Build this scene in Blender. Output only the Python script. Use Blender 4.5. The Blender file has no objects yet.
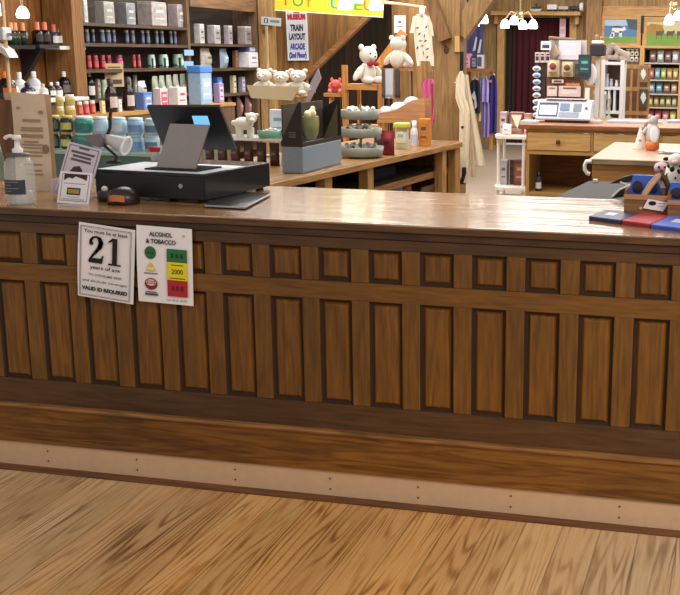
import bpy, bmesh, math, random
from mathutils import Vector, Matrix
random.seed(7)
C = bpy.context.scene.collection
PI = math.pi

# ------------------------------------------------------------------ camera model (metres; x along the counter, y into the shop)
F_, CX, CY, YAW, PIT, ROLL, DIST, EYE = 1100.0, 500.0, 297.5, -0.2116238, 0.2183582, 0.0125812, 3.516851, 1.5674995
FW = Vector((math.sin(YAW)*math.cos(PIT), math.cos(YAW)*math.cos(PIT), -math.sin(PIT)))
_R0 = Vector((math.cos(YAW), -math.sin(YAW), 0)); _U0 = _R0.cross(FW)
RT = math.cos(ROLL)*_R0 + math.sin(ROLL)*_U0
UP = -math.sin(ROLL)*_R0 + math.cos(ROLL)*_U0
CAM = Vector((0, -DIST, EYE))
def ray(px, py): return FW + (px-CX)/F_*RT - (py-CY)/F_*UP
def at(px, py, Y): d = ray(px, py); return CAM + d*((Y-CAM.y)/d.y)
def atx(px, py, X): d = ray(px, py); return CAM + d*((X-CAM.x)/d.x)
def atz(px, py, Z): d = ray(px, py); return CAM + d*((Z-CAM.z)/d.z)
def ppm(p): return F_/((Vector(p)-CAM).dot(FW))

# ------------------------------------------------------------------ materials
def lin(c):
    return tuple(((v/255)/12.92 if v <= 10 else (((v/255)+0.055)/1.055)**2.4) for v in c)
_m = {}
def nodes(name):
    m = bpy.data.materials.new(name); m.use_nodes = True
    nt = m.node_tree; return m, nt, nt.nodes['Principled BSDF']
def N(nt, t, **kw):
    n = nt.nodes.new(t)
    for k, v in kw.items(): setattr(n, k, v)
    return n
def pm(c, rough=.55, var=.18, metal=0, alpha=1, emit=0, sc=14, trans=0, bump=0, coat=0):
    key = (tuple(c), rough, var, metal, alpha, emit, sc, trans, bump, coat)
    if key in _m: return _m[key]
    m, nt, b = nodes('plain_%03d' % len(_m)); L = nt.links.new
    tc = N(nt, 'ShaderNodeTexCoord'); no = N(nt, 'ShaderNodeTexNoise'); no.inputs['Scale'].default_value = sc
    no.inputs['Detail'].default_value = 4
    L(tc.outputs['Object'], no.inputs['Vector'])
    mx = N(nt, 'ShaderNodeMix', data_type='RGBA')
    l = lin(c)
    mx.inputs['A'].default_value = tuple(v*(1-var) for v in l)+(1,)
    mx.inputs['B'].default_value = tuple(min(1, v*(1+var)) for v in l)+(1,)
    L(no.outputs['Fac'], mx.inputs['Factor']); L(mx.outputs['Result'], b.inputs['Base Color'])
    b.inputs['Roughness'].default_value = rough; b.inputs['Metallic'].default_value = metal
    b.inputs['Alpha'].default_value = alpha
    if trans: b.inputs['Transmission Weight'].default_value = trans
    if coat: b.inputs['Coat Weight'].default_value = coat
    if emit:
        b.inputs['Emission Color'].default_value = l+(1,); b.inputs['Emission Strength'].default_value = emit
    if bump:
        bp = N(nt, 'ShaderNodeBump'); bp.inputs['Strength'].default_value = bump; bp.inputs['Distance'].default_value = .01
        L(no.outputs['Fac'], bp.inputs['Height']); L(bp.outputs['Normal'], b.inputs['Normal'])
    _m[key] = m; return m
def wood(dark, light, axis='x', sc=1.0, rough=.45, plank=0, paxis='x', contrast=1.0, blotch=0.0, coat=0, seam=.45):
    key = ('wood', dark, light, axis, sc, rough, plank, paxis, contrast, blotch, coat, seam)
    if key in _m: return _m[key]
    m, nt, b = nodes('wood_%03d' % len(_m)); L = nt.links.new
    tc = N(nt, 'ShaderNodeTexCoord'); oi = N(nt, 'ShaderNodeObjectInfo')
    ma = N(nt, 'ShaderNodeVectorMath', operation='MULTIPLY')
    s = {'x': (1.2, 14, 14), 'y': (14, 1.2, 14), 'z': (14, 14, 1.2)}[axis]
    ma.inputs[1].default_value = tuple(v*sc for v in s)
    L(tc.outputs['Object'], ma.inputs[0])
    ad = N(nt, 'ShaderNodeVectorMath', operation='ADD'); L(ma.outputs[0], ad.inputs[0])
    rs = N(nt, 'ShaderNodeMath', operation='MULTIPLY'); L(oi.outputs['Random'], rs.inputs[0]); rs.inputs[1].default_value = 57
    last = rs.outputs[0]
    if plank:
        sp = N(nt, 'ShaderNodeSeparateXYZ'); L(tc.outputs['Object'], sp.inputs[0])
        dv = N(nt, 'ShaderNodeMath', operation='DIVIDE'); L(sp.outputs[paxis.upper()], dv.inputs[0]); dv.inputs[1].default_value = plank
        fl = N(nt, 'ShaderNodeMath', operation='FLOOR'); L(dv.outputs[0], fl.inputs[0])
        wn = N(nt, 'ShaderNodeTexWhiteNoise', noise_dimensions='1D'); L(fl.outputs[0], wn.inputs['W'])
        m2 = N(nt, 'ShaderNodeMath', operation='MULTIPLY_ADD'); L(wn.outputs['Value'], m2.inputs[0]); m2.inputs[1].default_value = 40
        L(rs.outputs[0], m2.inputs[2]); last = m2.outputs[0]
    L(last, ad.inputs[1])
    n1 = N(nt, 'ShaderNodeTexNoise'); n1.inputs['Scale'].default_value = 1.0; n1.inputs['Detail'].default_value = 3; n1.inputs['Distortion'].default_value = .6
    L(ad.outputs[0], n1.inputs['Vector'])
    k = N(nt, 'ShaderNodeMath', operation='MULTIPLY'); L(n1.outputs['Fac'], k.inputs[0]); k.inputs[1].default_value = 34
    sn = N(nt, 'ShaderNodeMath', operation='SINE'); L(k.outputs[0], sn.inputs[0])
    n2 = N(nt, 'ShaderNodeTexNoise'); n2.inputs['Scale'].default_value = 5; n2.inputs['Detail'].default_value = 6; L(ad.outputs[0], n2.inputs['Vector'])
    w = N(nt, 'ShaderNodeMath', operation='MULTIPLY_ADD'); L(sn.outputs[0], w.inputs[0]); w.inputs[1].default_value = .2*contrast; L(n2.outputs['Fac'], w.inputs[2])
    mr = N(nt, 'ShaderNodeMapRange'); L(w.outputs[0], mr.inputs['Value']); mr.inputs['From Min'].default_value = .1; mr.inputs['From Max'].default_value = .9
    mx = N(nt, 'ShaderNodeMix', data_type='RGBA'); L(mr.outputs[0], mx.inputs['Factor'])
    mx.inputs['A'].default_value = lin(dark)+(1,); mx.inputs['B'].default_value = lin(light)+(1,)
    col = mx.outputs['Result']
    if plank:
        v2 = N(nt, 'ShaderNodeMapRange'); L(wn.outputs['Value'], v2.inputs['Value']); v2.inputs['To Min'].default_value = .78; v2.inputs['To Max'].default_value = 1.15
        fr = N(nt, 'ShaderNodeMath', operation='FRACT'); L(dv.outputs[0], fr.inputs[0])
        pp = N(nt, 'ShaderNodeMath', operation='PINGPONG'); L(fr.outputs[0], pp.inputs[0]); pp.inputs[1].default_value = .5
        sm = N(nt, 'ShaderNodeMapRange'); L(pp.outputs[0], sm.inputs['Value']); sm.inputs['From Max'].default_value = .035
        sm.inputs['To Min'].default_value = seam
        mu = N(nt, 'ShaderNodeMath', operation='MULTIPLY'); L(v2.outputs[0], mu.inputs[0]); L(sm.outputs[0], mu.inputs[1])
        vm = N(nt, 'ShaderNodeVectorMath', operation='SCALE'); L(col, vm.inputs[0]); L(mu.outputs[0], vm.inputs['Scale']); col = vm.outputs[0]
    if blotch:
        n3 = N(nt, 'ShaderNodeTexNoise'); n3.inputs['Scale'].default_value = 1.7; n3.inputs['Detail'].default_value = 2; L(tc.outputs['Object'], n3.inputs['Vector'])
        r3 = N(nt, 'ShaderNodeMapRange'); L(n3.outputs['Fac'], r3.inputs['Value']); r3.inputs['From Min'].default_value = .3; r3.inputs['From Max'].default_value = .7
        r3.inputs['To Min'].default_value = 1-blotch; r3.inputs['To Max'].default_value = 1+blotch
        v3 = N(nt, 'ShaderNodeVectorMath', operation='SCALE'); L(col, v3.inputs[0]); L(r3.outputs[0], v3.inputs['Scale']); col = v3.outputs[0]
    L(col, b.inputs['Base Color']); b.inputs['Roughness'].default_value = rough
    if coat:
        b.inputs['Coat Weight'].default_value = coat; b.inputs['Coat Roughness'].default_value = .1
        cn = N(nt, 'ShaderNodeTexNoise'); cn.inputs['Scale'].default_value = 2.2; cn.inputs['Detail'].default_value = 2; L(ad.outputs[0], cn.inputs['Vector'])
        cbp = N(nt, 'ShaderNodeBump'); cbp.inputs['Strength'].default_value = .35; cbp.inputs['Distance'].default_value = .01
        L(cn.outputs['Fac'], cbp.inputs['Height']); L(cbp.outputs['Normal'], b.inputs['Coat Normal'])
    bp = N(nt, 'ShaderNodeBump'); bp.inputs['Strength'].default_value = .12; bp.inputs['Distance'].default_value = .004
    L(w.outputs[0], bp.inputs['Height']); L(bp.outputs['Normal'], b.inputs['Normal'])
    _m[key] = m; return m
def floor_wood():
    # wide worn pine boards running away from the camera, with cathedral grain
    m, nt, b = nodes('pine_floor'); L = nt.links.new; W = .128
    tc = N(nt, 'ShaderNodeTexCoord'); sp = N(nt, 'ShaderNodeSeparateXYZ'); L(tc.outputs['Object'], sp.inputs[0])
    def M(op, a, bb, c=None):
        n = N(nt, 'ShaderNodeMath', operation=op)
        for i, v in enumerate((a, bb, c)):
            if v is None: continue
            if isinstance(v, (int, float)): n.inputs[i].default_value = v
            else: L(v, n.inputs[i])
        return n.outputs[0]
    dv = M('DIVIDE', sp.outputs['X'], W); fl = M('FLOOR', dv, None); fr = M('FRACT', dv, None)
    wn = N(nt, 'ShaderNodeTexWhiteNoise', noise_dimensions='1D'); L(fl, wn.inputs['W']); rnd = wn.outputs['Value']
    cb = N(nt, 'ShaderNodeCombineXYZ')
    L(M('MULTIPLY', sp.outputs['X'], 13), cb.inputs[0]); L(M('MULTIPLY_ADD', sp.outputs['Y'], .8, M('MULTIPLY', rnd, 31)), cb.inputs[1]); L(M('MULTIPLY', rnd, 90), cb.inputs[2])
    n1 = N(nt, 'ShaderNodeTexNoise'); n1.inputs['Scale'].default_value = 1.0; n1.inputs['Detail'].default_value = 1.6; n1.inputs['Roughness'].default_value = .4; L(cb.outputs[0], n1.inputs['Vector'])
    sn = M('SINE', M('MULTIPLY', n1.outputs['Fac'], 70), None)
    sn = M('POWER', M('MULTIPLY_ADD', sn, .5, .5), 2.6)
    cb2 = N(nt, 'ShaderNodeCombineXYZ'); L(M('MULTIPLY', sp.outputs['X'], 160), cb2.inputs[0]); L(M('MULTIPLY', sp.outputs['Y'], 6), cb2.inputs[1]); L(M('MULTIPLY', rnd, 90), cb2.inputs[2])
    n2 = N(nt, 'ShaderNodeTexNoise'); n2.inputs['Scale'].default_value = 1; n2.inputs['Detail'].default_value = 4; L(cb2.outputs[0], n2.inputs['Vector'])
    # strength of the figure varies over the floor
    n3 = N(nt, 'ShaderNodeTexNoise'); n3.inputs['Scale'].default_value = 2.6; n3.inputs['Detail'].default_value = 3; L(tc.outputs['Object'], n3.inputs['Vector'])
    amp = N(nt, 'ShaderNodeMapRange'); L(n3.outputs['Fac'], amp.inputs['Value']); amp.inputs['From Min'].default_value = .4; amp.inputs['From Max'].default_value = .66; amp.inputs['To Min'].default_value = .2; amp.inputs['To Max'].default_value = .95
    fac = M('ADD', M('MULTIPLY', sn, amp.outputs[0]), M('MULTIPLY', M('SUBTRACT', n2.outputs['Fac'], .5), .75))
    rp = N(nt, 'ShaderNodeValToRGB'); fac = M('MULTIPLY_ADD', M('FRACT', M('MULTIPLY', rnd, 7.3), None), .22, M('MULTIPLY', fac, .9)); L(fac, rp.inputs[0]); e = rp.color_ramp.elements
    e[0].position = .0; e[0].color = lin((206, 158, 98))+(1,); e[1].position = 1.0; e[1].color = lin((104, 62, 28))+(1,)
    x = e.new(.45); x.color = lin((178, 124, 66))+(1,)
    # greyer, more worn boards here and there and towards the right
    wx = N(nt, 'ShaderNodeMapRange'); L(sp.outputs['X'], wx.inputs['Value']); wx.inputs['From Min'].default_value = -.9; wx.inputs['From Max'].default_value = -.2
    wl = N(nt, 'ShaderNodeMapRange'); L(sp.outputs['X'], wl.inputs['Value']); wl.inputs['From Min'].default_value = -1.55; wl.inputs['From Max'].default_value = -2.2
    wv = M('MULTIPLY', M('MAXIMUM', wx.outputs[0], M('MULTIPLY', wl.outputs[0], .75)), M('MULTIPLY_ADD', n3.outputs['Fac'], .9, .25))
    mg = N(nt, 'ShaderNodeMix', data_type='RGBA'); L(wv, mg.inputs['Factor']); L(rp.outputs[0], mg.inputs['A'])
    rp2 = N(nt, 'ShaderNodeValToRGB'); L(fac, rp2.inputs[0]); g = rp2.color_ramp.elements
    g[0].color = lin((214, 186, 150))+(1,); g[1].color = lin((108, 78, 50))+(1,)
    L(rp2.outputs[0], mg.inputs['B'])
    tint = N(nt, 'ShaderNodeMapRange'); L(rnd, tint.inputs['Value']); tint.inputs['To Min'].default_value = .86; tint.inputs['To Max'].default_value = 1.14
    pp = M('PINGPONG', fr, .5); sm = N(nt, 'ShaderNodeMapRange'); L(pp, sm.inputs['Value']); sm.inputs['From Max'].default_value = .028; sm.inputs['To Min'].default_value = .42
    v = N(nt, 'ShaderNodeVectorMath', operation='SCALE'); L(mg.outputs['Result'], v.inputs[0]); L(M('MULTIPLY', tint.outputs[0], sm.outputs[0]), v.inputs['Scale'])
    L(v.outputs[0], b.inputs['Base Color']); b.inputs['Roughness'].default_value = .42
    bp = N(nt, 'ShaderNodeBump'); bp.inputs['Strength'].default_value = .15; bp.inputs['Distance'].default_value = .003; L(fac, bp.inputs['Height']); L(bp.outputs['Normal'], b.inputs['Normal'])
    return m

# ------------------------------------------------------------------ geometry collector
class G:
    def __init__(s): s.v = []; s.f = []; s.m = []; s.s = []
    def add(s, vs, fs, m=0, smooth=False):
        o = len(s.v); s.v += [tuple(p) for p in vs]
        for q in fs: s.f.append(tuple(i+o for i in q)); s.m.append(m); s.s.append(smooth)
        return s
    def box(s, x0, x1, y0, y1, z0, z1, m=0, b=0):
        if b:
            bm = bmesh.new(); bmesh.ops.create_cube(bm, size=1)
            for v in bm.verts: v.co = Vector(((x0+x1)/2+v.co.x*(x1-x0), (y0+y1)/2+v.co.y*(y1-y0), (z0+z1)/2+v.co.z*(z1-z0)))
            bmesh.ops.bevel(bm, geom=bm.edges[:], offset=b, segments=2, affect='EDGES', profile=.5)
            bm.verts.index_update(); s.add([v.co[:] for v in bm.verts], [[v.index for v in f.verts] for f in bm.faces], m); bm.free(); return s
        return s.add([(x0,y0,z0),(x1,y0,z0),(x1,y1,z0),(x0,y1,z0),(x0,y0,z1),(x1,y0,z1),(x1,y1,z1),(x0,y1,z1)],
                     [(0,3,2,1),(4,5,6,7),(0,1,5,4),(1,2,6,5),(2,3,7,6),(3,0,4,7)], m)
    def beam(s, p0, p1, w, d, m=0, up=(0,0,1)):       # square bar from p0 to p1
        p0, p1 = Vector(p0), Vector(p1); t = (p1-p0).normalized(); u = Vector(up)
        if abs(t.dot(u)) > .98: u = Vector((0,1,0))
        a = t.cross(u).normalized(); c = a.cross(t)
        vs = [p+a*(i*w/2)+c*(j*d/2) for p in (p0,p1) for i,j in ((-1,-1),(1,-1),(1,1),(-1,1))]
        return s.add(vs, [(0,3,2,1),(4,5,6,7),(0,1,5,4),(1,2,6,5),(2,3,7,6),(3,0,4,7)], m)
    def cyl(s, p0, p1, r0, r1=None, n=14, m=0, cap=True):
        p0, p1 = Vector(p0), Vector(p1); r1 = r0 if r1 is None else r1
        t = (p1-p0).normalized(); u = Vector((1,0,0)) if abs(t.x) < .9 else Vector((0,1,0))
        a = t.cross(u).normalized(); c = t.cross(a)
        vs = [p+(a*math.cos(2*PI*k/n)+c*math.sin(2*PI*k/n))*r for p,r in ((p0,r0),(p1,r1)) for k in range(n)]
        s.add(vs, [(k,(k+1)%n,n+(k+1)%n,n+k) for k in range(n)], m, True)
        if cap: s.add(vs, [tuple(range(n))[::-1], tuple(range(n,2*n))], m)
        return s
    def lathe(s, prof, c=(0,0,0), n=18, m=0):
        vs = [(c[0]+r*math.cos(2*PI*k/n), c[1]+r*math.sin(2*PI*k/n), c[2]+z) for r,z in prof for k in range(n)]
        fs = [(i*n+k, i*n+(k+1)%n, (i+1)*n+(k+1)%n, (i+1)*n+k) for i in range(len(prof)-1) for k in range(n)]
        s.add(vs, fs, m, True)
        if prof[0][0] > 1e-4: s.add(vs[:n], [tuple(range(n))[::-1]], m)
        if prof[-1][0] > 1e-4: s.add(vs[-n:], [tuple(range(n))], m)
        return s
    def ell(s, c, r, m=0, nu=14, nv=9, rot=None):
        if not hasattr(r, '__len__'): r = (r,r,r)
        vs = []
        for j in range(nv+1):
            t = PI*j/nv
            for i in range(nu):
                p = Vector((r[0]*math.sin(t)*math.cos(2*PI*i/nu), r[1]*math.sin(t)*math.sin(2*PI*i/nu), -r[2]*math.cos(t)))
                if rot is not None: p = rot @ p
                vs.append(p+Vector(c))
        return s.add(vs, [(j*nu+i, j*nu+(i+1)%nu, (j+1)*nu+(i+1)%nu, (j+1)*nu+i) for j in range(nv) for i in range(nu)], m, True)
    def prism(s, poly, a, b, plane='xz', m=0):
        n = len(poly)
        mk = {'xz': lambda p,t: (p[0],t,p[1]), 'xy': lambda p,t: (p[0],p[1],t), 'yz': lambda p,t: (t,p[0],p[1])}[plane]
        vs = [mk(p,a) for p in poly]+[mk(p,b) for p in poly]
        return s.add(vs, [tuple(range(n)), tuple(range(n,2*n))[::-1]]+[(k,k+n,(k+1)%n+n,(k+1)%n) for k in range(n)], m)
    def tube(s, pts, r, n=8, m=0):
        pts = [Vector(p) for p in pts]; vs = []; pa = None
        rr = r if hasattr(r, '__len__') else [r]*len(pts)
        for i,p in enumerate(pts):
            t = (pts[min(i+1,len(pts)-1)]-pts[max(i-1,0)]).normalized()
            a = (pa - t*pa.dot(t)).normalized() if pa else t.orthogonal().normalized(); pa = a; c = t.cross(a)
            vs += [p+(a*math.cos(2*PI*k/n)+c*math.sin(2*PI*k/n))*rr[i] for k in range(n)]
        fs = [(i*n+k, i*n+(k+1)%n, (i+1)*n+(k+1)%n, (i+1)*n+k) for i in range(len(pts)-1) for k in range(n)]
        s.add(vs, fs, m, True); s.add(vs, [tuple(range(n))[::-1], tuple(range(len(vs)-n,len(vs)))], m); return s
    def grid(s, fn, nu, nv, m=0, smooth=True):
        vs = [fn(i/nu, j/nv) for j in range(nv+1) for i in range(nu+1)]
        return s.add(vs, [(j*(nu+1)+i, j*(nu+1)+i+1, (j+1)*(nu+1)+i+1, (j+1)*(nu+1)+i) for j in range(nv) for i in range(nu)], m, smooth)
    def xf(s, M):
        s.v = [tuple(M @ Vector(p)) for p in s.v]; return s
    def mesh(s, name, mats):
        me = bpy.data.meshes.new(name); me.from_pydata(s.v, [], s.f)
        for m in mats: me.materials.append(m)
        for p, mi, sm in zip(me.polygons, s.m, s.s): p.material_index = min(mi, len(mats)-1); p.use_smooth = sm
        bm = bmesh.new(); bm.from_mesh(me); bmesh.ops.recalc_face_normals(bm, faces=bm.faces[:]); bm.to_mesh(me); bm.free()
        return me
def link(name, me, parent=None, loc=(0,0,0), rz=0):
    o = bpy.data.objects.new(name, me); C.objects.link(o); o.location = loc; o.rotation_euler = (0,0,rz)
    if parent: o.parent = parent
    return o
def tag(o, label, cat, group=None):
    o['label'] = label; o['category'] = cat
    if group: o['group'] = group
    return o
def T(name, label, cat, loc, rz=0, group=None): return tag(link(name, None, None, loc, rz), label, cat, group)
def P(par, name, g, *mats, label=None):
    o = link(name, g.mesh(name, mats) if isinstance(g, G) else g, par)
    if label: o['label'] = label
    return o
def O(name, label, cat, g, mats, loc=(0,0,0), rz=0, group=None):
    mats = mats if isinstance(mats, (list,tuple)) else [mats]
    return tag(link(name, g.mesh(name, mats) if isinstance(g, G) else g, None, loc, rz), label, cat, group)
def S(name, g, *mats):
    o = link(name, g.mesh(name, mats)); o['kind'] = 'structure'; return o
def text(g, s, size, x, z, y=0, m=0, bold=0, squash=1.0, width=None, shear=0):
    # flat lettering in the xz plane, centred on x, baseline z
    cu = bpy.data.curves.new('lettering', 'FONT'); cu.body = s; cu.size = size; cu.align_x = 'CENTER'; cu.offset = bold; cu.resolution_u = 3; cu.shear = shear
    o = bpy.data.objects.new('lettering', cu); C.objects.link(o)
    bpy.context.view_layer.update()
    me = bpy.data.meshes.new_from_object(o.evaluated_get(bpy.context.evaluated_depsgraph_get()))
    if width and me.vertices:
        w = max(v.co.x for v in me.vertices)-min(v.co.x for v in me.vertices); squash = width/w
    g.add([(x+v.co.x*squash, y, z+v.co.y) for v in me.vertices], [tuple(p.vertices) for p in me.polygons], m)
    bpy.data.objects.remove(o); bpy.data.meshes.remove(me); bpy.data.curves.remove(cu); return g
def flat(g, pts, y, m=0): return g.add([(p[0],y,p[1]) for p in pts], [tuple(range(len(pts)))], m)
def rect(g, x0, x1, z0, z1, y, m=0): return flat(g, [(x0,z0),(x1,z0),(x1,z1),(x0,z1)], y, m)
def frame(g, x0, x1, z0, z1, t, y, m=0):
    rect(g,x0,x1,z0,z0+t,y,m); rect(g,x0,x1,z1-t,z1,y,m); rect(g,x0,x0+t,z0+t,z1-t,y,m); rect(g,x1-t,x1,z0+t,z1-t,y,m); return g
ORD = ['leftmost', 'second from the left', 'third from the left', 'fourth from the left', 'fifth from the left', 'sixth from the left', 'seventh from the left', 'eighth from the left', 'ninth from the left', 'tenth from the left', 'eleventh from the left']
def fit(px0, py0, px1, py1, Y):                      # base point, width, height of a thing standing in the plane y=Y
    b = at((px0+px1)/2, py1, Y); k = ppm(b); return b, (px1-px0)/k, (py1-py0)/k
def fitz(px0, py0, px1, py1, z):                     # the same for a thing standing on a surface at height z
    b = atz((px0+px1)/2, py1, z); k = ppm(b); return b, (px1-px0)/k, (py1-py0)/k

# ------------------------------------------------------------------ palette
BLACK = pm((16,16,18), .35, .1); MATTE = pm((24,24,26), .8, .15); WHITE = pm((236,236,232), .5, .04); PAPER = pm((240,236,240), .7, .02)
INK = pm((14,13,15), .7, .05); GREYINK = pm((88,84,88), .7, .1); STEEL = pm((170,170,172), .3, .05, metal=.9); CREAM = pm((226,214,186), .85, .08)
PLUSH = pm((232,226,214), .95, .06, sc=120, bump=.3)
ROOM = wood((118,88,50), (178,140,90), 'z', .5, .6, plank=.24, paxis='x')
ROOML = wood((116,72,30), (176,114,52), 'z', .5, .6, plank=.45, paxis='y', seam=.55)
PINE = wood((176,128,72), (216,172,112), 'x', 1, .5); PINEZ = wood((176,128,72), (216,172,112), 'z', 1, .5); PINEY = wood((150,104,58), (196,148,92), 'y', 1, .45)
HONEY = wood((176,112,48), (218,156,84), 'z', 1, .5)
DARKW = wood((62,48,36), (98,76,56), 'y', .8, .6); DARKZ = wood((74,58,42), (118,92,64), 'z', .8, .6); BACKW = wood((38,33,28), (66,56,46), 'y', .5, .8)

# ------------------------------------------------------------------ setting
S('floor', G().box(-5.2, 2.6, -5.5, .5, -.05, 0), floor_wood())
S('floor', G().box(-6.0, 2.6, .5, 15.6, -.06, -.001), pm((138,122,104), .7, .14, sc=3))
S('wall_left', G().box(-6.0, -5.9, 1.0, 9.3, 0, 3.3), ROOML)
YM = 9.3                                             # plank wall in the middle, with a dark stairwell under a diagonal
def xm(px, py): p = at(px, py, YM); return (p.x, p.z)
g = G()
zt = 3.3
A, B_, Cc = xm(306,78), xm(388,-2), xm(396,-2)
slope = (B_[1]-A[1])/(B_[0]-A[0]); xtop = A[0]+(zt-A[1])/slope
g.prism([(-6.0,0),(A[0],0),A,(xtop,zt),(-6.0,zt)], YM, YM+.08)
xr = xm(392,40)[0]; xe = xm(448,40)[0]
g.prism([(xr,0),(xe,0),(xe,zt),(xr,zt)], YM, YM+.08)
S('wall_middle', g, wood((104,72,36), (156,114,62), 'z', .5, .6, plank=.3, paxis='x', seam=.55))
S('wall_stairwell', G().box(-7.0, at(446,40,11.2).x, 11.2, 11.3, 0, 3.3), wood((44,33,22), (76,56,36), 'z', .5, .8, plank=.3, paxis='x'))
S('trim_1', G().beam((A[0],YM-.03,A[1]), (xtop,YM-.03,zt), .1, .06), wood((124,82,44), (170,122,72), 'x', 1, .6))
S('trim_2', G().box(xm(262,30)[0], xm(276,30)[0], YM-.1, YM, 0, 3.3), wood((160,122,74), (206,168,116), 'z', 1, .6))
DL, DR, DT = -4.06, -2.93, 2.17
g = G().box(-6.0, DL, 15.5, 15.6, 0, 3.3).box(DR, 2.6, 15.5, 15.6, 0, 3.3).box(DL, DR, 15.5, 15.6, DT, 3.3)
S('wall_back', g, wood((142,108,64), (190,154,100), 'z', .5, .6, plank=.3, paxis='x'))
S('ceiling', G().box(-6.0, 2.6, .3, 15.6, 3.3, 3.4), wood((120,92,60), (170,134,92), 'y', .5, .7, plank=.2, paxis='x'))
S('trim_3', G().box(-2.62, -2.37, 15.25, 15.5, 0, 3.3), wood((130,94,54), (176,134,84), 'z', 1, .6))
S('trim_4', G().box(DL-.12, DL, 15.45, 15.5, 0, DT+.1).box(DR, DR+.12, 15.45, 15.5, 0, DT+.1), PINEZ)
S('trim_5', G().box(-2.37, 1.2, 15.36, 15.5, 2.2, 2.26).box(-2.37, 1.2, 15.4, 15.5, 2.26, 2.36), PINE)

# ------------------------------------------------------------------ the service counter
CB = (62,34,10); CL = (136,84,32)
FZ = wood((72,44,9), (131,86,22), 'z', 1.3, .45, contrast=.35, blotch=.2); FX = wood((80,49,12), (138,90,28), 'x', 1.3, .45, contrast=.35, blotch=.2)
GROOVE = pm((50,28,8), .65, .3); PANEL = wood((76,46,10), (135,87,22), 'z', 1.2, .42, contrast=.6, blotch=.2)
LEDGE = wood((78,46,12), (136,87,28), 'x', 1.2, .42, contrast=1.0, blotch=.25); RAILD = wood((54,34,15), (96,62,28), 'x', 1.2, .45, contrast=.4, blotch=.3)
TOE = pm((206,170,134), .7, .1, sc=30)
TOPW = wood((150,100,50), (200,148,88), 'x', .7, .24, plank=.11, paxis='y', seam=.7, coat=.5)
X0, PER, PW = -2.6718507, .1819372, .1169528
SQT, SQB, LPT, LPB = .909, .7913, .7275, .347
I0, I1 = -2, 16
XA, XB = X0+PER*I0-.05, X0+PER*(I1-1)+PW+.05
ctr = T('service_counter', 'long brown panelled wooden service counter with a pale wood top across the shop', 'counter', ((XA+XB)/2, .3, 0))
ox, oy = (XA+XB)/2, .3
def cbox(x0,x1,y0,y1,z0,z1,b=0): return G().box(x0-ox,x1-ox,y0-oy,y1-oy,z0,z1,0,b)
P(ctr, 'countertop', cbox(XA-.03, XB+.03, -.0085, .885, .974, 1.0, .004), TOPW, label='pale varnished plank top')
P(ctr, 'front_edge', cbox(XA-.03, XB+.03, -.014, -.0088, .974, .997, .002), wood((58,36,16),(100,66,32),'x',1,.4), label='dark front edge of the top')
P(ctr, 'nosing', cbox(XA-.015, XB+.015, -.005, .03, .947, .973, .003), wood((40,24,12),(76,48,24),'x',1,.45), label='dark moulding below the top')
P(ctr, 'carcass', cbox(XA, XB, .0245, .86, .0, .945), RAILD)
P(ctr, 'top_rail', cbox(XA, XB, 0, .024, SQT, .945), RAILD)
P(ctr, 'middle_rail', cbox(XA, XB, 0, .024, LPT, SQB), FX)
P(ctr, 'bottom_rail', cbox(XA, XB, 0, .024, .253, LPB), RAILD)
for i in range(I0, I1+1):
    xs0 = X0+PER*(i-1)+PW if i > I0 else XA; xs1 = X0+PER*i if i < I1 else XB
    for z0, z1 in ((SQB, SQT), (LPB, LPT)):
        P(ctr, 'stile', cbox(xs0, xs1, 0.0005, .024, z0, z1, .003), FZ)
def panel(x0, x1, z0, z1):
    g = G(); x0 -= ox; x1 -= ox; o = -oy
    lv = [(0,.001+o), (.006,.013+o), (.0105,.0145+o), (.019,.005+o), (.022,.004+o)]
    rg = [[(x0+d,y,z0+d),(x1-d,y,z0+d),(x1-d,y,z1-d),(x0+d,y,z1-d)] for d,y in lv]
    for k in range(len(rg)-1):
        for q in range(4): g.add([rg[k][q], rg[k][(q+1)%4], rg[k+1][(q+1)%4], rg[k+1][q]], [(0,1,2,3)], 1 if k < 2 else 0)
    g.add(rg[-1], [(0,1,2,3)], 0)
    return g
for i in range(I0, I1):
    x = X0+PER*i
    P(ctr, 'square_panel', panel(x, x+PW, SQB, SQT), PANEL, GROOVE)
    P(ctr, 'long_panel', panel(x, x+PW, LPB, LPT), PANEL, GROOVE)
P(ctr, 'base_board', cbox(XA-.005, XB+.005, -.018, .024, .1, .238), LEDGE)
P(ctr, 'base_cap', cbox(XA-.008, XB+.008, -.026, .024, .238, .253, .005), wood((96,60,28),(160,110,58),'x',1,.35))
g = cbox(XA, XB, -.012, .024, 0, .1)
P(ctr, 'toe_board', g, TOE, label='pale unpainted board along the floor')
for i in range(9):
    x = XA+.25+i*.36+.03*math.sin(i*5)
    for z in (.03, .07): P(ctr, 'nail_head', G().cyl((x-ox,-.0135-oy,z), (x-ox,-.011-oy,z), .0035, n=8), pm((96,60,40), .6, .1))
# dark floor strip painted in for the shadow below the toe board
S('toe_shadow_strip', G().box(XA, XB, -.062, -.0125, 0, .005), wood((76,46,24),(120,72,38),'x',1,.6))

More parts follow.
